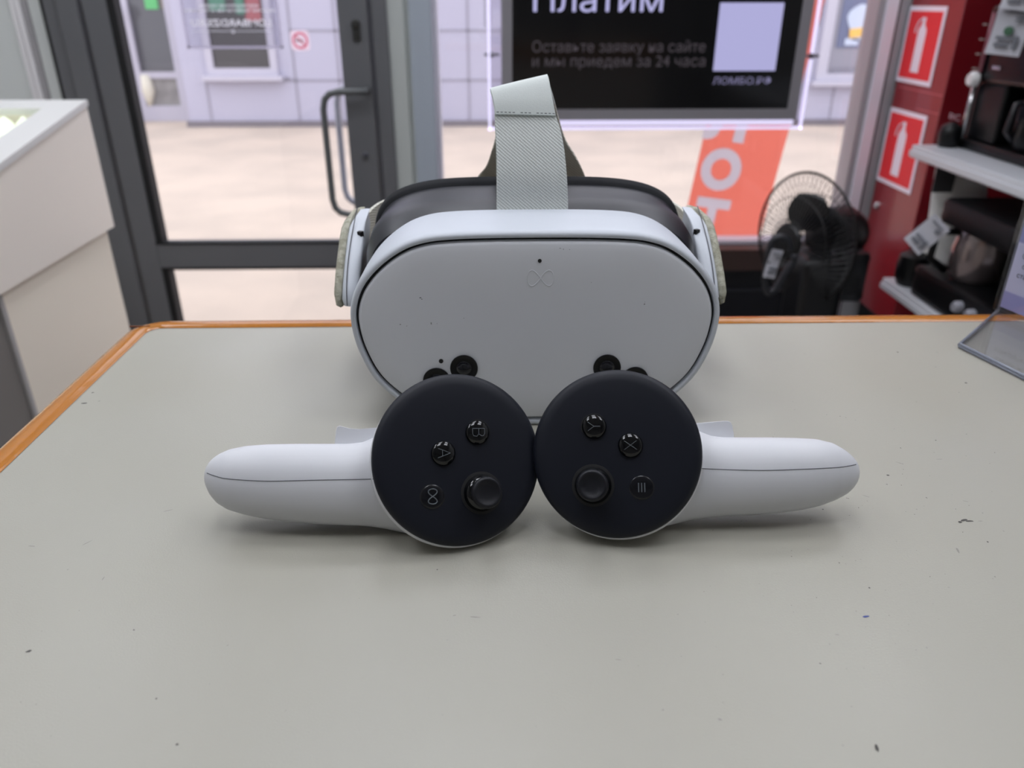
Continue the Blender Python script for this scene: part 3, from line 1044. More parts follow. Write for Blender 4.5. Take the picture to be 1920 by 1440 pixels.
c = at_y(1701, 512, sy1 - .055)
o = MB().lathe([(.030, 0), (.038, .015), (.040, .045), (.036, .075), (.02, .085)], Matrix.Translation((c.x + .012, sy1 - .055, zs2)), 28).build('cooking_pot', black_pl, None, 40)
tag(o, 'rounded black pot at the end of the lower shelf below the slanting tag', 'pot')
# pale bag behind the coffee maker
wb0 = at_y(1745, 420, sy1 - .06); wb1 = at_y(1838, 300, sy1 - .06)
bg_ = MB()
zz0, zz1 = zs2, wb1.z
rings = []
for i in range(9):
    v = i / 8
    z = zz0 + (zz1 - .01 - zz0) * v
    wx = .075 - .012 * v
    dy = .035 * (1 - .6 * v) + .004
    cx = wb0.x + .055 + .01 * math.sin(v * 4)
    rings.append([(cx + wx * math.cos(a) * (1 + .05 * math.sin(5 * a + v * 6)), sy1 - .055 + dy * math.sin(a), z) for a in [2 * math.pi * k / 24 for k in range(24)]])
bg_.loft(rings)
t = thing('paper_bag', 'crumpled pale grey bag with a dark printed label at the back of the lower shelf', 'bag', (wb0.x + .05, sy1 - .05, zz0))
bg_.build('bag', mat('bag_pale', (240, 238, 234), 0.6, bump=(30, 0.6, 0.01)), t, True)
q = at_y(1774, 336, sy1 - .098)
MB().box((q.x - .028, sy1 - .10, q.z - .03), (q.x + .02, sy1 - .096, q.z + .03)).build('dark_label', mat('bag_label', (64, 62, 64), 0.5), t)

# ------------------------------------------------------------------ fan below the banner
FY = 1.85
fc = at_y(1508, 448, FY)
t = thing('floor_fan', 'black floor fan with a wire guard and a hanging tag in front of the window', 'fan', (fc.x, FY, 0))
fan_blk = mat('fan_black', (12, 12, 15), 0.35)
wire_m = mat('fan_wire', (34, 32, 32), 0.4)
fr_x = (at_y(1590, 448, FY).x - at_y(1426, 448, FY).x) / 2
fr_z = (at_y(1508, 325, FY).z - fc.z)
fr = fr_z
yawf = math.acos(min(1, fr_x / fr_z))
FM = Matrix.Translation(fc) @ Matrix.Rotation(R(-66), 4, 'Z') @ Matrix.Rotation(R(90), 4, 'X')    # local z = towards the room


def guard(sign_):
    mb = MB()
    N = 64
    for i in range(N):
        a = 2 * math.pi * i / N
        pts = []
        for k in range(7):
            q_ = k / 6
            r = .028 + (fr - .028) * q_
            tw = a + .5 * q_ * sign_
            pts.append(FM @ Vector((r * math.cos(tw), r * math.sin(tw), sign_ * (.055 * (1 - q_ ** 2.2)))))
        mb.tube(pts, .0009, 4, False)
    for rr, w_ in ((fr, .0032), (fr * .66, .001), (fr * .33, .001)):
        q_ = (rr - .028) / (fr - .028)
        ring = [FM @ Vector((rr * math.cos(2 * math.pi * i / 48), rr * math.sin(2 * math.pi * i / 48), sign_ * (.055 * (1 - q_ ** 2.2)))) for i in range(49)]
        mb.tube(ring, w_, 6, False)
    return mb


guard(1).build('front_guard', wire_m, t)
guard(-1).build('rear_guard', wire_m, t)
MB().lathe([(.03, 0), (.045, .012), (.04, .02), (.001, .024)], FM @ Matrix.Translation((0, 0, .04)), 28).build('hub_cap', fan_blk, t, 40)
MB().lathe([(.001, -.17), (.05, -.165), (.07, -.13), (.07, -.07), (.04, -.05)], FM, 28).build('motor_housing', fan_blk, t, 40)
for kk in range(3):
    mb = MB()
    a0 = R(90 + 120 * kk)
    ra = []
    for i in range(9):
        q_ = i / 8
        r = .02 + (fr * .70 - .02) * q_
        hw = .95 * math.sin(math.pi * (.18 + .72 * q_)) * .9
        ra.append([FM @ Vector((r * math.cos(a0 + hw * s_k), r * math.sin(a0 + hw * s_k), .018 * s_k * (1 - .4 * q_))) for s_k in (-1, -.5, 0, .5, 1)])
    mb.loft(ra + [[p + FM.to_3x3() @ Vector((0, 0, .002)) for p in r] for r in reversed(ra)], False, False, closed=False)
    mb.build('blade', mat('blade_black', (24, 25, 28), 0.25), t, True)
bc = at_y(1578, 500, FY + .02)
MB().box((bc.x - .055, FY - .06, bc.z - .07), (bc.x + .035, FY + .07, bc.z + .06), .03, 4).build('control_head', fan_blk, t, 40)
MB().tube([(bc.x - .02, FY + .01, bc.z), (bc.x - .02, FY + .01, .03)], .018, 16).build('pole', mat('pole_grey', (70, 72, 78), 0.3), t, True)
MB().lathe([(.17, 0), (.17, .015), (.03, .04)], Matrix.Translation((bc.x - .02, FY + .01, 0)), 36).build('base', fan_blk, t, 40)
fb0 = at_y(1484, 585, FY - .08)
MB().box((at_y(1482, 500, FY).x, FY - .09, 0.35), (at_y(1560, 500, FY).x, FY + .03, at_y(1520, 470, FY).z), .02, 3).build('lower_housing', fan_blk, t, 40)
MB().tube([(bc.x - .09, FY - .02, .36), (bc.x - .02, FY + .0, .30)], .012, 8).build('strut', fan_blk, t)
# looped lead with tag
q = at_y(1462, 470, FY - .11)
lo = [at_y(px, py, FY - .11) for px, py in ((1482, 470), (1475, 450), (1458, 445), (1445, 458), (1440, 490), (1434, 525), (1440, 548), (1456, 540), (1478, 505), (1487, 492), (1490, 478))]
MB().tube(catmull(lo, 5), .0085, 10).build('cord_loop', mat('cord_grey', (36, 37, 42), 0.4), t, True)
hg = at_y(1450, 495, FY - .122)
paper_tag(hg, .028, .068, Matrix.Rotation(R(10), 4, 'Y'), 'white paper tag hanging on the black floor fan')

# ------------------------------------------------------------------ COUNTER
TZ = 1.0
far = at_z(600, 598, TZ).y
lft = at_z(244, 613, TZ).x
x_in = at_z(289, 611, TZ).x
y_in = at_z(600, 610, TZ).y
ew = x_in - lft
ed = far - y_in
print('table', far, lft, ew, ed)
XT1, YT0 = 0.78, -0.25
ew = 0.0145


def table_mat():
    m = mat('pale_laminate', (190, 190, 181), 0.34, bump=(1400, 0.12, 0.0006))
    nt = m.node_tree
    b = nt.nodes['Principled BSDF']
    b.inputs['Specular IOR Level'].default_value = 0.55
    tc = nt.nodes.new('ShaderNodeTexCoord')
    n = nt.nodes.new('ShaderNodeTexNoise')
    n.inputs['Scale'].default_value = 6
    n.inputs['Detail'].default_value = 5
    nt.links.new(tc.outputs['Object'], n.inputs['Vector'])
    rp = nt.nodes.new('ShaderNodeValToRGB')
    rp.color_ramp.elements[0].position = 0.3
    rp.color_ramp.elements[1].position = 0.7
    rp.color_ramp.elements[0].color = (*lin((164, 161, 148)), 1)
    rp.color_ramp.elements[1].color = (*lin((167, 165, 154)), 1)
    nt.links.new(n.outputs['Fac'], rp.inputs['Fac'])
    nt.links.new(rp.outputs['Color'], b.inputs['Base Color'])
    n3 = nt.nodes.new('ShaderNodeTexNoise')
    n3.inputs['Scale'].default_value = 9
    n3.inputs['Detail'].default_value = 6
    nt.links.new(tc.outputs['Object'], n3.inputs['Vector'])
    mr = nt.nodes.new('ShaderNodeMapRange')
    mr.inputs['From Min'].default_value = 0.1
    mr.inputs['From Max'].default_value = 0.9
    mr.inputs['To Min'].default_value = 0.26
    mr.inputs['To Max'].default_value = 0.46
    nt.links.new(n3.outputs['Fac'], mr.inputs['Value'])
    nt.links.new(mr.outputs['Result'], b.inputs['Roughness'])
    return m


t = thing('counter_table', 'white topped counter with an orange edge band that the headset stands on', 'table', ((XT1 + lft) / 2, (far + YT0) / 2, 0))


def rr_path(off, rad, n=8):
    """counter outline inset by off, far left corner rounded"""
    x0 = lft + off; y1 = far - off; x1 = XT1 - off; y0 = YT0 + off
    r = max(rad - off, 0.004)
    pts = [Vector((x1, y0, 0)), Vector((x1, y1, 0))]
    for i in range(n + 1):
        a = R(90 + 90 * i / n)
        pts.append(Vector((x0 + r + r * math.cos(a), y1 - r + r * math.sin(a), 0)))
    pts.append(Vector((x0, y0, 0)))
    return pts


mb = MB()
inner = rr_path(ew, 0.022)
zl = lambda pts, z: [Vector((p.x, p.y, z)) for p in pts]
mb.loft([zl(inner, TZ - .032), zl(inner, TZ)])
# scuffs and specks in the laminate (material slot 1 dark, slot 2 blue)
lay = TZ + 0.00008


def speck(px, py, a, b, ang, mi=1, jag=0.25):
    c = at_z(px, py, lay)
    n = 9
    pts = []
    for i in range(n):
        th = 2 * math.pi * i / n
        rr = 1 + random.uniform(-jag, jag)
        u, v = a * rr * math.cos(th), b * rr * math.sin(th)
        pts.append(Vector((c.x + u * math.cos(ang) - v * math.sin(ang), c.y + u * math.sin(ang) + v * math.cos(ang), lay)))
    mb.poly(pts, mi)


P = 0.00022
for px, py, a, b, ang, mi in ((54, 1221, 6, 3, .4, 1), (251, 1181, 2, 1.6, 0, 1), (293, 1310, 2, 2, 0, 1), (332, 1396, 3, 2.5, 0, 1), (891, 1157, 13, 1.2, -.1, 3), (852, 1154, 4, 1, .4, 3),
                              (820, 1068, 1.5, 1.5, 0, 1), (1624, 1156, 7, 2.4, .2, 2), (1644, 1403, 3.5, 8, -.1, 1), (1538, 1244, 2.5, 1.2, -.8, 1), (1811, 718, 2.5, 2, 0, 1), (1808, 975, 9, 3, .3, 1),
                              (1818, 977, 8, 2, 0, 1), (1800, 979, 4, 3, 0, 1), (1838, 977, 6, 1, 0, 3), (157, 756, 6, 2.4, .15, 1), (174, 736, 3, 2, .2, 1), (186, 752, 2, 1.6, 0, 3),
                              (60, 1024, 7, 1, -.1, 3), (163, 1018, 10, .8, .9, 3), (316, 957, 10, .7, .4, 3), (194, 1084, 1, 5, 0, 3), (1796, 1032, 2, 8, -.2, 3), (1570, 1190, 5, .7, -.2, 3),
                              (1160, 1237, 8, .8, -.2, 3), (1683, 660, 1.5, 2.4, 0, 1), (1243, 1331, 2, 2, 0, 3), (1350, 1349, 4, 2, -.3, 3), (1630, 1102, 2, 2, 0, 1), (1543, 955, 2, 1.4, 0, 1),
                              (1665, 891, 3, 2, 0, 1), (1663, 908, 2, 2, 0, 3), (1623, 930, 8, .8, -.7, 3), (1686, 868, 7, .8, -.7, 3), (1762, 861, 6, .8, 0, 3), (1852, 1016, 2, 2, 0, 1), (1811, 940, 5, .8, -.5, 3)):
    s = (at_z(px, py, TZ) - CAM_LOC).length / F_PX
    speck(px, py, a * s * .8, b * s * .9, ang, mi)
for i in range(110):
    px = random.gauss(1640, 150); py = random.gauss(930, 130)
    if px > 1915 or py < 640 or px < 1330:
        continue
    s = (at_z(px, py, TZ) - CAM_LOC).length / F_PX
    speck(px, py, random.uniform(.5, 1.6) * s, random.uniform(.4, 1.0) * s, random.uniform(0, 3), random.choice((3, 3, 1)))
for i in range(40):
    px = random.uniform(20, 1900); py = random.uniform(1060, 1430)
    s = (at_z(px, py, TZ) - CAM_LOC).length / F_PX
    speck(px, py, random.uniform(.6, 2.2) * s, random.uniform(.4, .9) * s, random.uniform(0, 3), 3)
mb.build('tabletop', [table_mat(), mat('speck_dark', (74, 72, 68), 0.7), mat('speck_blue', (70, 82, 140), 0.6), mat('speck_faint', (140, 138, 130), 0.7)], t)
# orange T-edge: rounded lip
orange = mat('orange_edge', (180, 114, 42), 0.16, bump=(60, 0.10, 0.004))
mb = MB()
rings = []
for off, z in ((ew + .0005, TZ + .0002), (ew - .001, TZ + .0012), (ew * .55, TZ + .0016), (ew * .22, TZ + .0006), (ew * .04, TZ - .003), (0, TZ - .008), (0, TZ - .026), (.002, TZ - .034), (ew, TZ - .036)):
    rings.append(zl(rr_path(off, 0.024), z))
mb.loft(rings, False, False)
mb.build('edge_band', orange, t, 50, 'glossy orange edge band')
sp = at_z(250, 612, TZ + .0015)
MB().box((lft + .001, sp.y - .0004, TZ + .001), (lft + ew, sp.y + .0004, TZ + .00185)).build('edge_joint', mat('joint_brown', (120, 66, 22), 0.5), t)
MB().box((lft + .02, YT0 + .05, 0.0), (XT1 - .02, far - .02, TZ - .033)).build('cabinet_body', mat('counter_body', (196, 190, 178), 0.5), t)

# ------------------------------------------------------------------ ACRYLIC LEAFLET STAND
A = at_z(1797, 652, TZ); B = at_z(1871, 586, TZ); C3 = at_z(1925, 716, TZ)
fd = (C3 - A).normalized(); fd.z = 0; fd.normalize()
sd = (B - A); sd.z = 0
dep = sd.length
sd.normalize()
Wd = 0.11
T0 = TZ + .0005
t = thing('leaflet_stand', 'clear acrylic stand with a blue leaflet at the right end of the counter', 'leaflet stand', A)
e2 = fd * Wd
th = 0.003
mb = MB()
mb.loft([[Vector((q.x, q.y, T0)) for q in (A, A + e2, B + e2, B)], [Vector((q.x, q.y, T0 + th)) for q in (A, A + e2, B + e2, B)]])
mb.build('base_plate', acrylic, t)
edge_ac = mat('acrylic_edge', (176, 182, 196), 0.15, trans=0.5)
mb = MB()
hgt = 0.16
off = Vector((0, 0, 0))
nrm = Vector((-fd.y, fd.x, 0))
if nrm.y < 0:
    nrm = -nrm
up = Vector((0, 0, 1))
for k0, k1 in ((0.0, .002), (.004, .006)):
    a_ = B - nrm * k0; b_ = B - nrm * k1
    mb.loft([[a_ + up * (T0 - TZ + th), a_ + e2 + up * (T0 - TZ + th), b_ + e2 + up * (T0 - TZ + th), b_ + up * (T0 - TZ + th)], [a_ + up * hgt, a_ + e2 + up * hgt, b_ + e2 + up * hgt, b_ + up * hgt]])
mb.build('upright_pocket', acrylic, t)
mb = MB()
mb.tube([A + up * .0028, A + e2 + up * .0028], .0009, 8)
mb.tube([A + up * .0012, A + e2 + up * .0012], .0009, 8)
mb.tube([A + up * .002, B + up * .002], .0010, 8)
mb.tube([B + up * .003, B + up * hgt], .0012, 8)
mb.build('polished_edge', edge_ac, t, True)


def leaflet_mat():
    m = mat('leaflet_print', (150, 150, 190), 0.4)
    nt = m.node_tree
    b = nt.nodes['Principled BSDF']
    tc = nt.nodes.new('ShaderNodeTexCoord')
    sp_ = nt.nodes.new('ShaderNodeSeparateXYZ')
    nt.links.new(tc.outputs['Object'], sp_.inputs[0])
    mr = nt.nodes.new('ShaderNodeMapRange')
    mr.inputs['From Min'].default_value = 0.0
    mr.inputs['From Max'].default_value = 0.15
    nt.links.new(sp_.outputs['Z'], mr.inputs['Value'])
    rp = nt.nodes.new('ShaderNodeValToRGB')
    cr = rp.color_ramp
    cols = [(0.0, (176, 176, 228)), (0.075, (176, 176, 228)), (0.08, (226, 226, 252)), (0.30, (226, 226, 252)), (0.305, (150, 154, 210)), (0.46, (150, 160, 220)), (0.56, (58, 104, 200)), (0.78, (66, 112, 205)), (0.95, (205, 205, 235))]
    while len(cr.elements) < len(cols):
        cr.elements.new(0.5)
    for e_, (pp, cc) in zip(cr.elements, cols):
        e_.position = pp
        e_.color = (*lin(cc), 1)
    nt.links.new(mr.outputs['Result'], rp.inputs['Fac'])
    nt.links.new(rp.outputs['Color'], b.inputs['Base Color'])
    return m


L0 = B - nrm * .003 + fd * .003 + up * .006
leaf = thing('leaflet', 'blue and lilac leaflet with an orange shape in the clear stand', 'leaflet', L0)
a_ = L0 - nrm * .0003; b_ = L0 + nrm * .0003
w2 = fd * (Wd - .006)
MB().loft([[a_, a_ + w2, b_ + w2, b_], [a_ + up * .15, a_ + w2 + up * .15, b_ + w2 + up * .15, b_ + up * .15]]).build('sheet', leaflet_mat(), leaf)
LM = frame_M(L0 - nrm * .0006, fd, up, -nrm if (fd.cross(up)).dot(-nrm) > 0 else nrm)
mb = MB()
for i, (s_t, zz_) in enumerate((('Организация', .036), ('совместной', .0295), ('стандартной', .023))):
    text_mb(s_t, .0034, LM @ Matrix.Translation((.006 + (.002 if i == 1 else 0), zz_, 0.0001)), 0.0, mb=mb)
mb.build('leaflet_text', mat('ink_navy', (50, 52, 84), 0.5), leaf)
MB().box((.012, .056, .0001), (.09, .088, .0004), 0.0001, M=LM).lathe([(.003, 0), (.003, .0003)], LM @ Matrix.Translation((.012, .06, .0001)), 16).build('orange_shape', mat('leaflet_orange', (226, 140, 48), 0.4), leaf)

# ------------------------------------------------------------------ HEADSET
hp = at_z(1003, 799, TZ)                       # lowest point of the front plate
HX = hp.x
HY = hp.y
tilt = R(4)
hn = Vector((0, -math.cos(tilt), math.sin(tilt)))        # plate normal, towards the camera
hu = Vector((1, 0, 0))
hv = Vector((0, math.sin(tilt), math.cos(tilt)))
hback = Vector((0, 1, 0))
HO = Vector((HX, HY, TZ + 0.0004))
print('headset', HO)
# outline of the right half of the shell from measured points, mirrored
meas = [(1003, 790), (1060, 790), (1120, 788), (1180, 778), (1232, 756), (1272, 729), (1303, 698), (1328, 655), (1342, 615), (1346, 580), (1338, 545), (1320, 515), (1292, 487), (1255, 463), (1215, 450), (1170, 445), (1100, 443), (1003, 443)]
half = []
for px, py in meas:
    px = 1003 + (px - 1003) * 1.022 - 0.5
    py = 617 + (py - 617) * 1.05
    q = at_plane(px, py, HO, hn) - HO
    half.append(Vector((q.dot(hu), q.dot(hv), 0)))
half[0].x = 0
half[-1].x = 0
sm = catmull(half, 4)
outl = [p.copy() for p in sm] + [Vector((-p.x, p.y, 0)) for p in reversed(sm[1:-1])]
hh_ = half[-1].y
ctr = Vector((0, hh_ * 0.5, 0))
print('headset half width, height', max(p.x for p in half), hh_)


def ring(scale_x, scale_y, depth, dz=0.0, grow=0.0):
    out = []
    n = len(outl)
    for i, p in enumerate(outl):
        tn = outl[(i + 1) % n] - outl[i - 1]
        nr = Vector((tn.y, -tn.x, 0)).normalized()
        q = Vector((ctr.x + (p.x - ctr.x) * scale_x, ctr.y + (p.y - ctr.y) * scale_y, 0)) + nr * grow
        out.append(HO + hu * q.x + hv * (q.y + dz) + hback * depth)
    return out


hs = thing('vr_headset', 'white virtual reality headset with a grey cloth strap, standing behind the two controllers', 'headset', HO)
# outer shell, open at the front
mb = MB()
mb.loft([ring(1, 1, .004, 0, -.0032), ring(1, 1, .0008, 0, -.0030), ring(1, 1, .0003, 0, -.0022), ring(1, 1, .0010, 0, -.0007), ring(1, 1, .0045, 0, 0), ring(1, 1, .012, 0, 0.0),
         ring(1, 1, .030, 0, -.0002), ring(1, 1, .046, 0, -.0008), ring(1, 1, .052, 0, -.0026), ring(1, 1, .0545, 0, -.0065), ring(1, 1, .055, 0, -.012)], False, True)
mb.build('shell', shell_plastic, hs, 60)
mb = MB()
mb.loft([ring(1, 1, .0036, 0, -.0030), ring(1, 1, .0036, 0, -.0060)], False, False)
mb.build('gap_ring', black_gap, hs, 60, 'black gap around the front plate')
# front plate, gently domed
mb = MB()
rs = [ring(1, 1, .006, 0, -.0046), ring(1, 1, .0018, 0, -.0044), ring(1, 1, .0006, 0, -.0050), ring(1, 1, .0001, 0, -.0062)]
for s, d in ((.82, -.0008), (.6, -.0016), (.35, -.0021), (.1, -.0023)):
    rs.append(ring(s, s, d))
mb.loft(rs, False, True)
plate = mb.build('front_plate', plate_plastic, hs, 50)


def plate_pt(px, py, d=0.0):
    return at_plane(px, py, HO + hn * d, hn)


FP = lambda o_: frame_M(o_, hu, hv, hn)


def dome_d(px, py):
    return dome_q(at_plane(px, py, HO, hn) - HO)


def dome_q(q):
    u = abs(q.dot(hu)) / half[9].x; v = abs(q.dot(hv) - ctr.y) / (hh_ / 2)
    r = max(u, v)
    if r > .95:
        return 0
    for (a, da), (b, db) in (((.82, .0008), (.95, -.0001)), ((.6, .0016), (.82, .0008)), ((.35, .0021), (.6, .0016)), ((0, .0024), (.35, .0021))):
        if a <= r <= b:
            return da + (db - da) * (r - a) / (b - a)
    return 0


for px, py, r in ((870, 690, .0068), (819, 714, .0068), (1138, 689, .0068), (1190, 712, .0068)):
    c = plate_pt(px, py, dome_d(px, py))
    M = FP(c + hn * .0002)
    lensd = MB().lathe([(r, -.002), (r, .0006), (r * .95, .0008), (r * .88, .0005), (r * .58, .0004)], M, 40, True, True).build('camera_window', camera_black, hs, 40, 'glossy black camera window')
    MB().lathe([(r * .56, .0003), (r * .54, .0006), (r * .3, .0010), (r * .05, .0011)], M, 32).build('lens', lens_glass, lensd, True)
for px, py, r in ((827, 677, .0011), (1012, 489, .0009)):
    c = plate_pt(px, py, dome_d(px, py))
    MB().lathe([(r, -.001), (r, .0003)], FP(c), 24).build('sensor_dot', black_gap, hs, 40)
# faint raised loop emblem
c = plate_pt(1013, 520)
pts = []
for i in range(65):
    a = 2 * math.pi * i / 64
    q = c + hu * (.0062 * math.cos(a) / (1 + .4 * math.sin(a) ** 2)) + hv * (.0088 * math.sin(a) * math.cos(a) / (1 + .4 * math.sin(a) ** 2))
    pts.append(q + hn * (dome_q(q - HO) - .00012))
MB().tube(pts, .00030, 6, False).build('emblem', plate_plastic, hs, True)
mb = MB()
for i in range(16):
    px, py = random.choice(((782, 560), (785, 557), (860, 600), (1100, 532), (757, 613), (808, 606), (1060, 470), (1210, 568)))
    px += random.uniform(-12, 12); py += random.uniform(-5, 5)
    c = plate_pt(px, py, dome_d(px, py) + .00005)
    s = random.uniform(.00012, .00035)
    mb.poly([c + hu * s * math.cos(a) * random.uniform(.6, 2) + hv * s * math.sin(a) for a in (0, 1.2, 2.4, 3.6, 4.9)])
mb.build('scratch', mat('scratch_grey', (120, 120, 124), 0.6), hs)['kind'] = 'stuff'


# facial interface: boxier outline behind the shell
def iring(hw, zlo, zhi, depth, n=120, e=4.0, inner=0.0):
    out = []
    cz = (zlo + zhi) / 2
    hz = (zhi - zlo) / 2
    for i in range(n):
        a = 2 * math.pi * i / n
        c_, s_ = math.cos(a), math.sin(a)
        x = (hw - inner) * abs(c_) ** (2 / e) * (1 if c_ >= 0 else -1)
        z = (hz - inner) * abs(s_) ** (2 / e) * (1 if s_ >= 0 else -1)
        out.append(HO + hu * x + hv * (cz + z) + hback * (depth + .10 * 0))
    return out


H = hh_
mb = MB()
mb.loft([iring(.086, .012, H - .006, .046), iring(.0895, .010, H - .001, .058), iring(.090, .010, H + .000, .072), iring(.088, .010, H + .0005, .088), iring(.0885, .010, H + .0015, .095)], True, False)
mb.build('facial_interface', interface_grey, hs, 60, 'dark grey face gasket housing')
mb = MB()
mb.loft([iring(.0880, .011, H + .0010, .094), iring(.0902, .008, H + .0033, .096), iring(.0908, .008, H + .0045, .103), iring(.0890, .010, H + .0030, .108), iring(.076, .022, H - .007, .108), iring(.072, .026, H - .011, .070)], False, False)
mb.build('foam_cushion', foam_black, hs, 60, 'black fabric face cushion')
mb = MB()
mb.loft([iring(.072, .026, H - .011, .070), iring(.070, .028, H - .013, .070)], True, True)
mb.build('lens_panel', soft_black, hs)


# cloth strap: twill weave by bump
def cloth_mat(name, c1, c2, scale=250):
    m = mat(name, c1, 0.85)
    nt = m.node_tree
    b = nt.nodes['Principled BSDF']
    tc = nt.nodes.new('ShaderNodeTexCoord')
    mp = nt.nodes.new('ShaderNodeMapping')
    mp.inputs['Rotation'].default_value = (0, R(-38), 0)
    wv = nt.nodes.new('ShaderNodeTexWave')
    wv.bands_direction = 'Z'
    wv.inputs['Scale'].default_value = scale
    wv.inputs['Distortion'].default_value = 0.4
    wv.inputs['Detail'].default_value = 1
    nt.links.new(tc.outputs['Object'], mp.inputs[0])
    nt.links.new(mp.outputs[0], wv.inputs[0])
    mp2 = nt.nodes.new('ShaderNodeMapping')
    mp2.inputs['Rotation'].default_value = (0, R(45), 0)
    wv2 = nt.nodes.new('ShaderNodeTexWave')
    wv2.bands_direction = 'Z'
    wv2.inputs['Scale'].default_value = scale * 1.3
    nt.links.new(tc.outputs['Object'], mp2.inputs[0])
    nt.links.new(mp2.outputs[0], wv2.inputs[0])
    ad = nt.nodes.new('ShaderNodeMath')
    ad.operation = 'MULTIPLY_ADD'
    ad.inputs[1].default_value = 0.35
    nt.links.new(wv2.outputs['Fac'], ad.inputs[0])
    nt.links.new(wv.outputs['Fac'], ad.inputs[2])
    rp = nt.nodes.new('ShaderNodeValToRGB')
    rp.color_ramp.elements[0].color = (*lin(c2), 1)
    rp.color_ramp.elements[1].color = (*lin(c1), 1)
    nt.links.new(ad.outputs[0], rp.inputs['Fac'])
    nt.links.new(rp.outputs['Color'], b.inputs['Base Color'])
    bp = nt.nodes.new('ShaderNodeBump')
    bp.inputs['Strength'].default_value = 0.5
    bp.inputs['Distance'].default_value = 0.0004
    nt.links.new(ad.outputs[0], bp.inputs['Height'])
    nt.links.new(bp.outputs['Normal'], b.inputs['Normal'])
    return m


cloth = cloth_mat('strap_cloth', (222, 226, 222), (184, 188, 184))
cloth2 = cloth_mat('strap_cloth_inner', (226, 224, 212), (204, 202, 190))
plain_cloth = mat('strap_cloth_plain', (222, 228, 225), 0.85, bump=(1800, 0.3, 0.0004))


def strip(edges, th=.0016, n=5):
    """edges: list of (left point, right point)"""
    L_ = catmull([e[0] for e in edges], n)
    R_ = catmull([e[1] for e in edges], n)
    rings = []
    m = len(L_)
    for i in range(m):
        a, b = L_[i], R_[i]
        tn = ((L_[min(i + 1, m - 1)] + R_[min(i + 1, m - 1)]) - (L_[max(i - 1, 0)] + R_[max(i - 1, 0)]))
        nr = (b - a).cross(tn).normalized() * th / 2
        w_ = (b - a) * .012
        rings.append([a, a + w_ + nr, a + (b - a) * .25 + nr * 1.1, a + (b - a) * .5 + nr * 1.15, a + (b - a) * .75 + nr * 1.1, b - w_ + nr, b, b - w_ - nr, a + (b - a) * .5 - nr, a + w_ - nr])
    mb = MB()
    mb.loft(rings)
    return mb


fy = HY
fr_e = []
for (lx, ly), (rx, ry), yy in (((931, 400), (1065, 400), .0575), ((931, 375), (1065, 375), .060), ((931, 330), (1063, 332), .063), ((930, 280), (1058, 280), .070), ((928, 240), (1050, 240), .077), ((927, 211), (1040, 214), .082)):
    fr_e.append((at_y(lx, ly, fy + yy), at_y(rx, ry, fy + yy)))
top_strap = strip(fr_e, .002).build('top_strap', cloth, hs, 60, 'pale grey woven top strap')
se_l, se_r = fr_e[-1]
# folded end above the stitching
f2 = [(at_y(928, 215, fy + .0805), at_y(1042, 218, fy + .0805)), (at_y(924, 190, fy + .0840), at_y(1036, 185, fy + .0850)), (at_y(919, 171, fy + .090), at_y(1029, 147, fy + .094))]
f3 = f2 + [(at_y(925, 180, fy + .098), at_y(1029, 152, fy + .104)), (at_y(934, 215, fy + .112), at_y(1040, 190, fy + .118))]
strip(f3, .003).build('folded_strap_end', plain_cloth, hs, 60, 'smooth folded strap end')
mb = MB()
for i in range(15):
    if i in (5, 9):
        continue
    a = f2[0][0].lerp(f2[0][1], (i + .4) / 15.3) + Vector((0, -.0022, .0016))
    b = f2[0][0].lerp(f2[0][1], (i + 1.0) / 15.3) + Vector((0, -.0022, .0016))
    mb.tube([a, b], .00022, 5)
mb.build('stitching', mat('stitch_dark', (86, 90, 92), 0.8), hs)
# rear part running down behind
re = [(at_y(934, 215, fy + .112), at_y(1040, 190, fy + .118)), (at_y(930, 250, fy + .125), at_y(1058, 255, fy + .128)), (at_y(921, 285, fy + .135), at_y(1078, 290, fy + .136)), (at_y(911, 312, fy + .143), at_y(1092, 318, fy + .143)), (at_y(893, 336, fy + .150), at_y(1102, 345, fy + .150)), (at_y(880, 380, fy + .156), at_y(1115, 390, fy + .156))]
strip(re, .002).build('rear_strap', cloth2, hs, 60, 'shaded rear strap behind the front one')


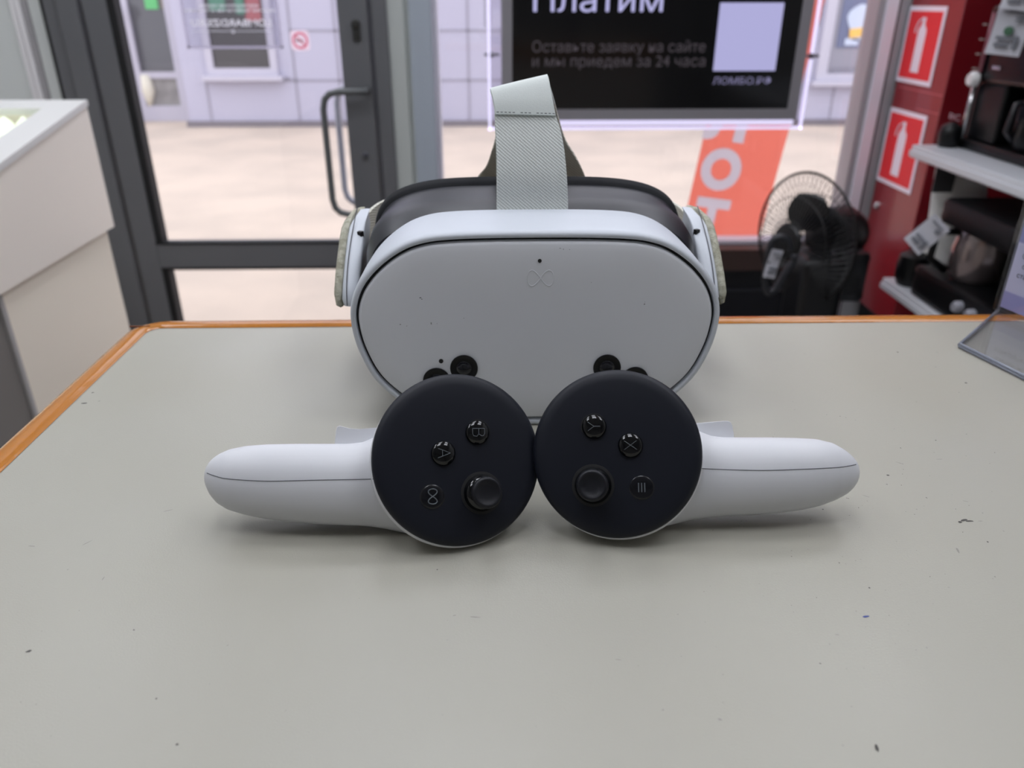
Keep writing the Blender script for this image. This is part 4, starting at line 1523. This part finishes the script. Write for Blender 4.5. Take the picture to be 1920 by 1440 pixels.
# side arms and the strap round the back
def side(s):
    def P3(x, y, z):
        return Vector((HX + s * x, HY + y, TZ + z))

    ZB, ZT = .046, .0815
    fy0 = lambda z: .048 + .046 * max(0, (z - ZB) / (ZT - ZB)) ** 1.5
    secs = []
    hs_ = [0, .03, .12, .3, .5, .68, .82, .92, .97, 1]
    for i, q in enumerate(hs_):
        z = ZB + (ZT - ZB) * q
        e_ = (.005, .0015, 0, 0, 0, 0, 0, .002, .005, .011)[i]
        y0 = fy0(z) + e_
        xo = .1026 - (.002 if i in (0, 9) else .0008 if i in (1, 8) else 0)
        xi_ = .0945 - .0012 * math.sin(q * 3)
        mid = (xo + xi_) / 2
        w_ = (xo - xi_) / 2
        rg = []
        for k_ in range(13):
            a = math.pi * k_ / 12
            rg.append(P3(mid + w_ * math.cos(a), y0 + w_ * .9 * (1 - math.sin(a)), z))
        rg += [P3(xi_ + .001, y0 + .02, z), P3(xi_ + .001, y0 + .040 - max(0, q - .8) * .09, z), P3(xo - .003, y0 + .040 - max(0, q - .8) * .09, z), P3(xo, y0 + .02, z)]
        secs.append(rg)
    arm = MB().loft(secs).build('strap_arm', shell_plastic, hs, 60, 'white side arm')
    pts = [P3(.0990 + .0012 * math.sin((z - ZB) * 73), fy0(z) - .0001, z) for z in (.048, .055, .063, .071, .078, .084, .087)]
    MB().tube(catmull(pts, 4), .0003, 5).build('seam', seam_dark, arm)
    zq = .0765
    c = P3(.0955, fy0(zq) + .0016, zq)
    MB().box((-.0014, -.001, -.0019), (.0014, .0016, .0019), .0003, M=Matrix.Translation(c) @ Matrix.Rotation(R(s * 30), 4, 'Z')).build('slot', black_gap, arm)
    secs = []
    for i, q in enumerate((0, .05, .2, .4, .6, .78, .9, .97, 1)):
        z = ZB - .001 + (ZT - ZB + .0012) * q
        y0 = fy0(z) + (.006, .003, .001, .001, .001, .001, .002, .005, .010)[i]
        xo = .1074 - (.0022 if i in (0, 8) else .0008 if i in (1, 7) else 0)
        xi_ = .1028
        secs.append([P3(xi_, y0 + .002, z), P3((xo + xi_) / 2, y0, z), P3(xo - .0008, y0 + .0012, z), P3(xo, y0 + .005, z), P3(xo - .0006, y0 + .020, z), P3(xo - .004, y0 + .044 - max(0, q - .8) * .09, z), P3(xi_ - .004, y0 + .044 - max(0, q - .8) * .09, z), P3(xi_, y0 + .020, z)])
    MB().loft(secs).build('cloth_pad', mat('pad_cloth', (186, 184, 168), 0.95, bump=(900, 0.8, 0.0010), var=(260, (156, 154, 136))), hs, 70, 'worn beige cloth pad on the side arm')


side(-1)
side(1)
hp_ = [(.099, .108, .0770), (.0985, .120, .0782), (.0962, .133, .0805), (.090, .145, .0825), (.078, .153, .0835), (.055, .158, .084), (.028, .160, .084), (0, .161, .084)]
edges = [(Vector((HX + k_ * x, HY + y, TZ + .050)), Vector((HX + k_ * x * .99, HY + y, TZ + z))) for k_, x, y, z in [(1,) + q_ for q_ in hp_] + [(-1,) + q_ for q_ in reversed(hp_[:-1])]]
strip(edges, .002, 3).build('back_strap', cloth2, hs, 60, 'grey cloth strap round the back')


# ------------------------------------------------------------------ CONTROLLERS
def controller(s, Cpx, top_out, seam_px, glyphs, stick_px, label, Rd, turn, name='game_controller'):
    """s=-1: handle to the left; s=1: handle to the right"""
    base_y, base_z = 0.262, 0.0303
    C = at_plane(Cpx[0], Cpx[1], Vector((0, base_y, TZ + base_z)), Vector((0, -math.cos(R(32)), math.sin(R(32)))))
    pitch = R(33)
    n0 = Vector((0, -math.cos(pitch), math.sin(pitch)))
    v0 = Vector((0, math.sin(pitch), math.cos(pitch)))
    n = Vector((-s * math.sin(R(turn)) * math.cos(pitch), -math.cos(R(turn)) * math.cos(pitch), math.sin(pitch))).normalized()
    u = Vector((0, 0, 1)).cross(n)
    u = (v0.cross(n)).normalized()
    v = n.cross(u)
    D = frame_M(C, u, v, n)
    t = thing(name, label, 'controller', Vector((C.x, C.y, TZ)))
    # ---- body: bowl behind the face plus lofted handle, fused
    mb = MB()
    sh_ = D @ Matrix.Translation((s * .0004, -.0008, 0))
    mb.lathe([(Rd - .003, -.0010), (Rd - .0003, -.0019), (Rd + .0001, -.004), (Rd - .0014, -.009), (Rd - .006, -.014), (Rd - .013, -.0165), (.004, -.0175)], sh_, 72)
    hp0 = C - n0 * .0125                                # plane of the handle axis
    rings = []
    for (px, yt, yb, fn) in top_out:
        a = at_plane(px, yt, hp0, n0); b = at_plane(px, yb, hp0, n0)
        m_ = (a + b) / 2
        hvv = (a - b).length / 2
        hn_ = hvv * fn
        m_ = m_ - n0 * max(0, hn_ - .0120)
        rings.append([m_ + v0 * hvv * math.cos(2 * math.pi * k_ / 40) + n0 * hn_ * math.sin(2 * math.pi * k_ / 40) for k_ in range(40)])
    mb.loft(rings)
    body = voxel(mb, .0007, 9)
    zmin = min(vv.co.z for vv in body.bm.verts)
    print('controller lowest', zmin - TZ)
    ob = body.build('body', white_plastic, t, True)
    # ---- seam: thin dark line lying in the surface
    from mathutils.bvhtree import BVHTree
    dg_me = ob.data
    inv = Matrix.Translation(t.location)
    vs = [inv @ vv.co for vv in dg_me.vertices]
    bvh = BVHTree.FromPolygons(vs, [p_.vertices[:] for p_ in dg_me.polygons])
    pts = []
    sp2 = catmull([Vector((a, b, 0)) for a, b in seam_px], 10)
    for q in sp2:
        d = ray(q.x, q.y).normalized()
        hit = bvh.ray_cast(CAM_LOC, d)
        if hit[0] is not None and (not pts or (hit[0] - pts[-1]).length < .02):
            pts.append(hit[0])
    if len(pts) > 4:
        MB().tube(pts, .00018, 5).build('seam', seam_dark, t)
    # ---- face
    prof = [(Rd - .002, -.005), (Rd - .0004, -.0035), (Rd, -.0018), (Rd - .0006, -.0005), (Rd - .0022, .0004), (Rd - .005, .0008), (Rd - .012, .0012), (Rd - .022, .0014), (.001, .0014)]
    face = MB().lathe(prof, D, 96).build('face_plate', dark_face, t, 60, 'matt black round face plate')
    loc = lambda px, py, dd=.0013: D.inverted() @ at_plane(px, py, C + n * dd, n)
    # ---- buttons
    for (px, py, r, g, kind) in glyphs:
        q = loc(px, py)
        BM = D @ Matrix.Translation((q.x, q.y, .0012))
        if kind == 'dome':
            well = MB().lathe([(r * 1.10, -.001), (r * 1.10, .0001), (r * 1.0, .00015)], BM, 36).build('button_well', black_gap, t, 40)
            b_ = MB().lathe([(r, -.001), (r, .0006), (r * .95, .0012), (r * .82, .0017), (r * .6, .0021), (r * .3, .0023), (r * .02, .0024)], BM, 48).build('button', gloss_black, t, True, 'glossy black domed button')
            zt_b = .0026
        else:
            MB().lathe([(r * 1.08, -.001), (r * 1.08, .00012), (r, .00016)], BM, 36).build('button_well', black_gap, t, 40)
            b_ = MB().lathe([(r, -.001), (r, .0002), (r * .93, .0004), (r * .5, .0004), (r * .02, .0004)], BM, 48).build('small_button', mat('satin_black', (14, 15, 21), 0.22), t, 40, 'flat satin black button')
            zt_b = .0005
        rot = Matrix.Rotation(R(-90 if s < 0 else 90) + (R(0)), 4, 'Z')
        GM = BM @ Matrix.Translation((0, 0, zt_b)) @ rot
        hgt_ = r * .95
        if g in 'ABXY':
            gm = MB()
            strokes = {'A': [((-.38, -.5), (0, .5)), ((.38, -.5), (0, .5)), ((-.25, -.15), (.25, -.15))],
                       'B': [((-.3, -.5), (-.3, .5)), ((-.3, .5), (.12, .5)), ((-.3, 0), (.15, 0)), ((-.3, -.5), (.12, -.5)), ((.12, .5), (.28, .4)), ((.28, .4), (.3, .25)), ((.3, .25), (.15, 0)), ((.15, 0), (.34, -.15)), ((.34, -.15), (.3, -.42)), ((.3, -.42), (.12, -.5))],
                       'X': [((-.36, -.5), (.36, .5)), ((.36, -.5), (-.36, .5))],
                       'Y': [((0, -.5), (0, 0)), ((0, 0), (.36, .5)), ((0, 0), (-.36, .5))]}[g]
            for (a0_, a1_), (b0_, b1_) in strokes:
                k2 = r * 1.0
                A_, B_ = [], []
                pl = []
                for j in range(4):
                    w_ = j / 3
                    x_, y_ = (a0_ + (b0_ - a0_) * w_) * k2, (a1_ + (b1_ - a1_) * w_) * k2
                    rr = min(1, math.hypot(x_, y_) / r)
                    drop = .0010 * rr ** 2.2
                    pl.append(GM @ Vector((x_, y_, -drop - .0002)))
                gm.tube(pl, .00013, 4)
            gm.build('letter', print_grey, b_)
        elif g == '8':
            pl = [GM @ Vector((.0029 * math.cos(a) / (1 + .6 * math.sin(a) ** 2), .0044 * math.sin(a) * math.cos(a) / (1 + .6 * math.sin(a) ** 2), 0)) for a in [2 * math.pi * i / 40 for i in range(41)]]
            MB().tube(pl, .00022, 5, False).build('symbol', print_grey, b_)
        elif g == '=':
            gm = MB()
            for yy in (-.0012, 0, .0012):
                gm.tube([GM @ Vector((-.0018, yy, 0)), GM @ Vector((.0018, yy, 0))], .00022, 5)
            gm.build('symbol', print_grey, b_)
    # ---- thumbstick
    q = loc(*stick_px)
    SM = D @ Matrix.Translation((q.x, q.y, .0012))
    MB().lathe([(.0084, -.001), (.0084, .0003), (.0078, .0004)], SM, 48).build('stick_well', black_gap, t, 40)
    st = MB().lathe([(.0074, -.001), (.0073, .0004), (.0066, .0020), (.0055, .0032), (.0040, .0038)], SM, 48, True, True).build('stick_ball', gloss_black, t, True, 'glossy black thumbstick ball')
    MB().lathe([(.0036, .0036), (.0048, .0060), (.0060, .0072), (.0062, .0082), (.0060, .0092), (.0054, .0098), (.0047, .0098), (.0040, .0093), (.0022, .0090), (.0003, .0089)], SM, 48).build('thumbstick', soft_black, t, 60, 'matt black concave thumbstick')
    return t, C, n0, v0, hp0


top_l = [(384.5, 889, 897, 1.0), (386, 880, 904, .9), (390, 870, 915, .85), (398, 860, 930, .8), (410, 851, 944, .76), (430, 842, 956, .74), (460, 836, 965, .74), (500, 833, 973, .74), (550, 832, 979, .74), (600, 832, 983, .74),
         (650, 832, 985, .72), (680, 829, 986, .68), (700, 820, 988, .60), (725, 806, 992, .52), (760, 790, 1000, .42), (800, 780, 1008, .32)]
gl_l = [(895, 811, .0049, 'B', 'dome'), (831, 850, .0049, 'A', 'dome'), (811, 931, .0046, '8', 'flat')]
ctl = controller(-1, (860, 860), top_l, [(388, 887), (405, 893), (429, 898), (497, 902), (560, 901), (600, 900), (660, 899), (705, 898)], gl_l, (903, 924),
                 'white controller with A and B buttons, its handle pointing left', .0342, 19)
mir = lambda x: 1995 - x
top_r = [(1608.5, 880, 888, 1.0), (1607, 870, 897, .9), (1603, 861, 906, .85), (1595, 852, 917, .8), (1583, 842, 927, .76), (1562, 830, 938, .74), (1532, 823, 949, .74), (1495, 821, 957, .74), (1445, 820, 963, .74), (1395, 820, 966, .74),
         (1360, 820, 967, .72), (1335, 817, 969, .68), (1313, 808, 972, .60), (1288, 796, 976, .52), (1252, 780, 985, .42), (1212, 770, 993, .32)]
gl_r = [(1114, 800, .0049, 'Y', 'dome'), (1182, 835, .0049, 'X', 'dome'), (1203, 914, .0046, '=', 'flat')]
ctr2 = controller(1, (1156, 849), top_r, [(1308, 878), (1350, 880), (1427, 882), (1500, 880), (1564, 877), (1590, 874), (1605, 871)], gl_r, (1112, 910),
                  'white controller with X and Y buttons, its handle pointing right', .0336, 11)


def grip(info, prof_px, n_in, n_out):
    t, C, n0, v0, hp0 = info
    base = hp0 - n0 * .004
    pts = [at_plane(px, py, base, n0) for px, py in prof_px]
    mb = MB()
    rings = []
    m = len(pts)
    cen = sum(pts, Vector()) / m
    for dd, sc in ((n_in, .90), (n_in - .0012, .97), (n_in - .003, 1.0), (n_out + .003, 1.0), (n_out + .001, .96), (n_out, .9)):
        rings.append([cen + (p - cen) * sc + n0 * dd for p in pts])
    mb.loft(rings)
    mb.build('grip_button', white_plastic, t, 50, 'white grip button')


grip(ctl, [(626, 834), (627, 822), (629, 806), (631, 800), (636, 798), (644, 800), (656, 803), (675, 804), (700, 802), (715, 801), (715, 840), (660, 845)], .001, -.012)
grip(ctr2, [(1378, 825), (1377, 812), (1374, 797), (1371, 791), (1366, 789), (1356, 789), (1340, 790), (1318, 792), (1295, 794), (1295, 830), (1340, 835)], .001, -.012)
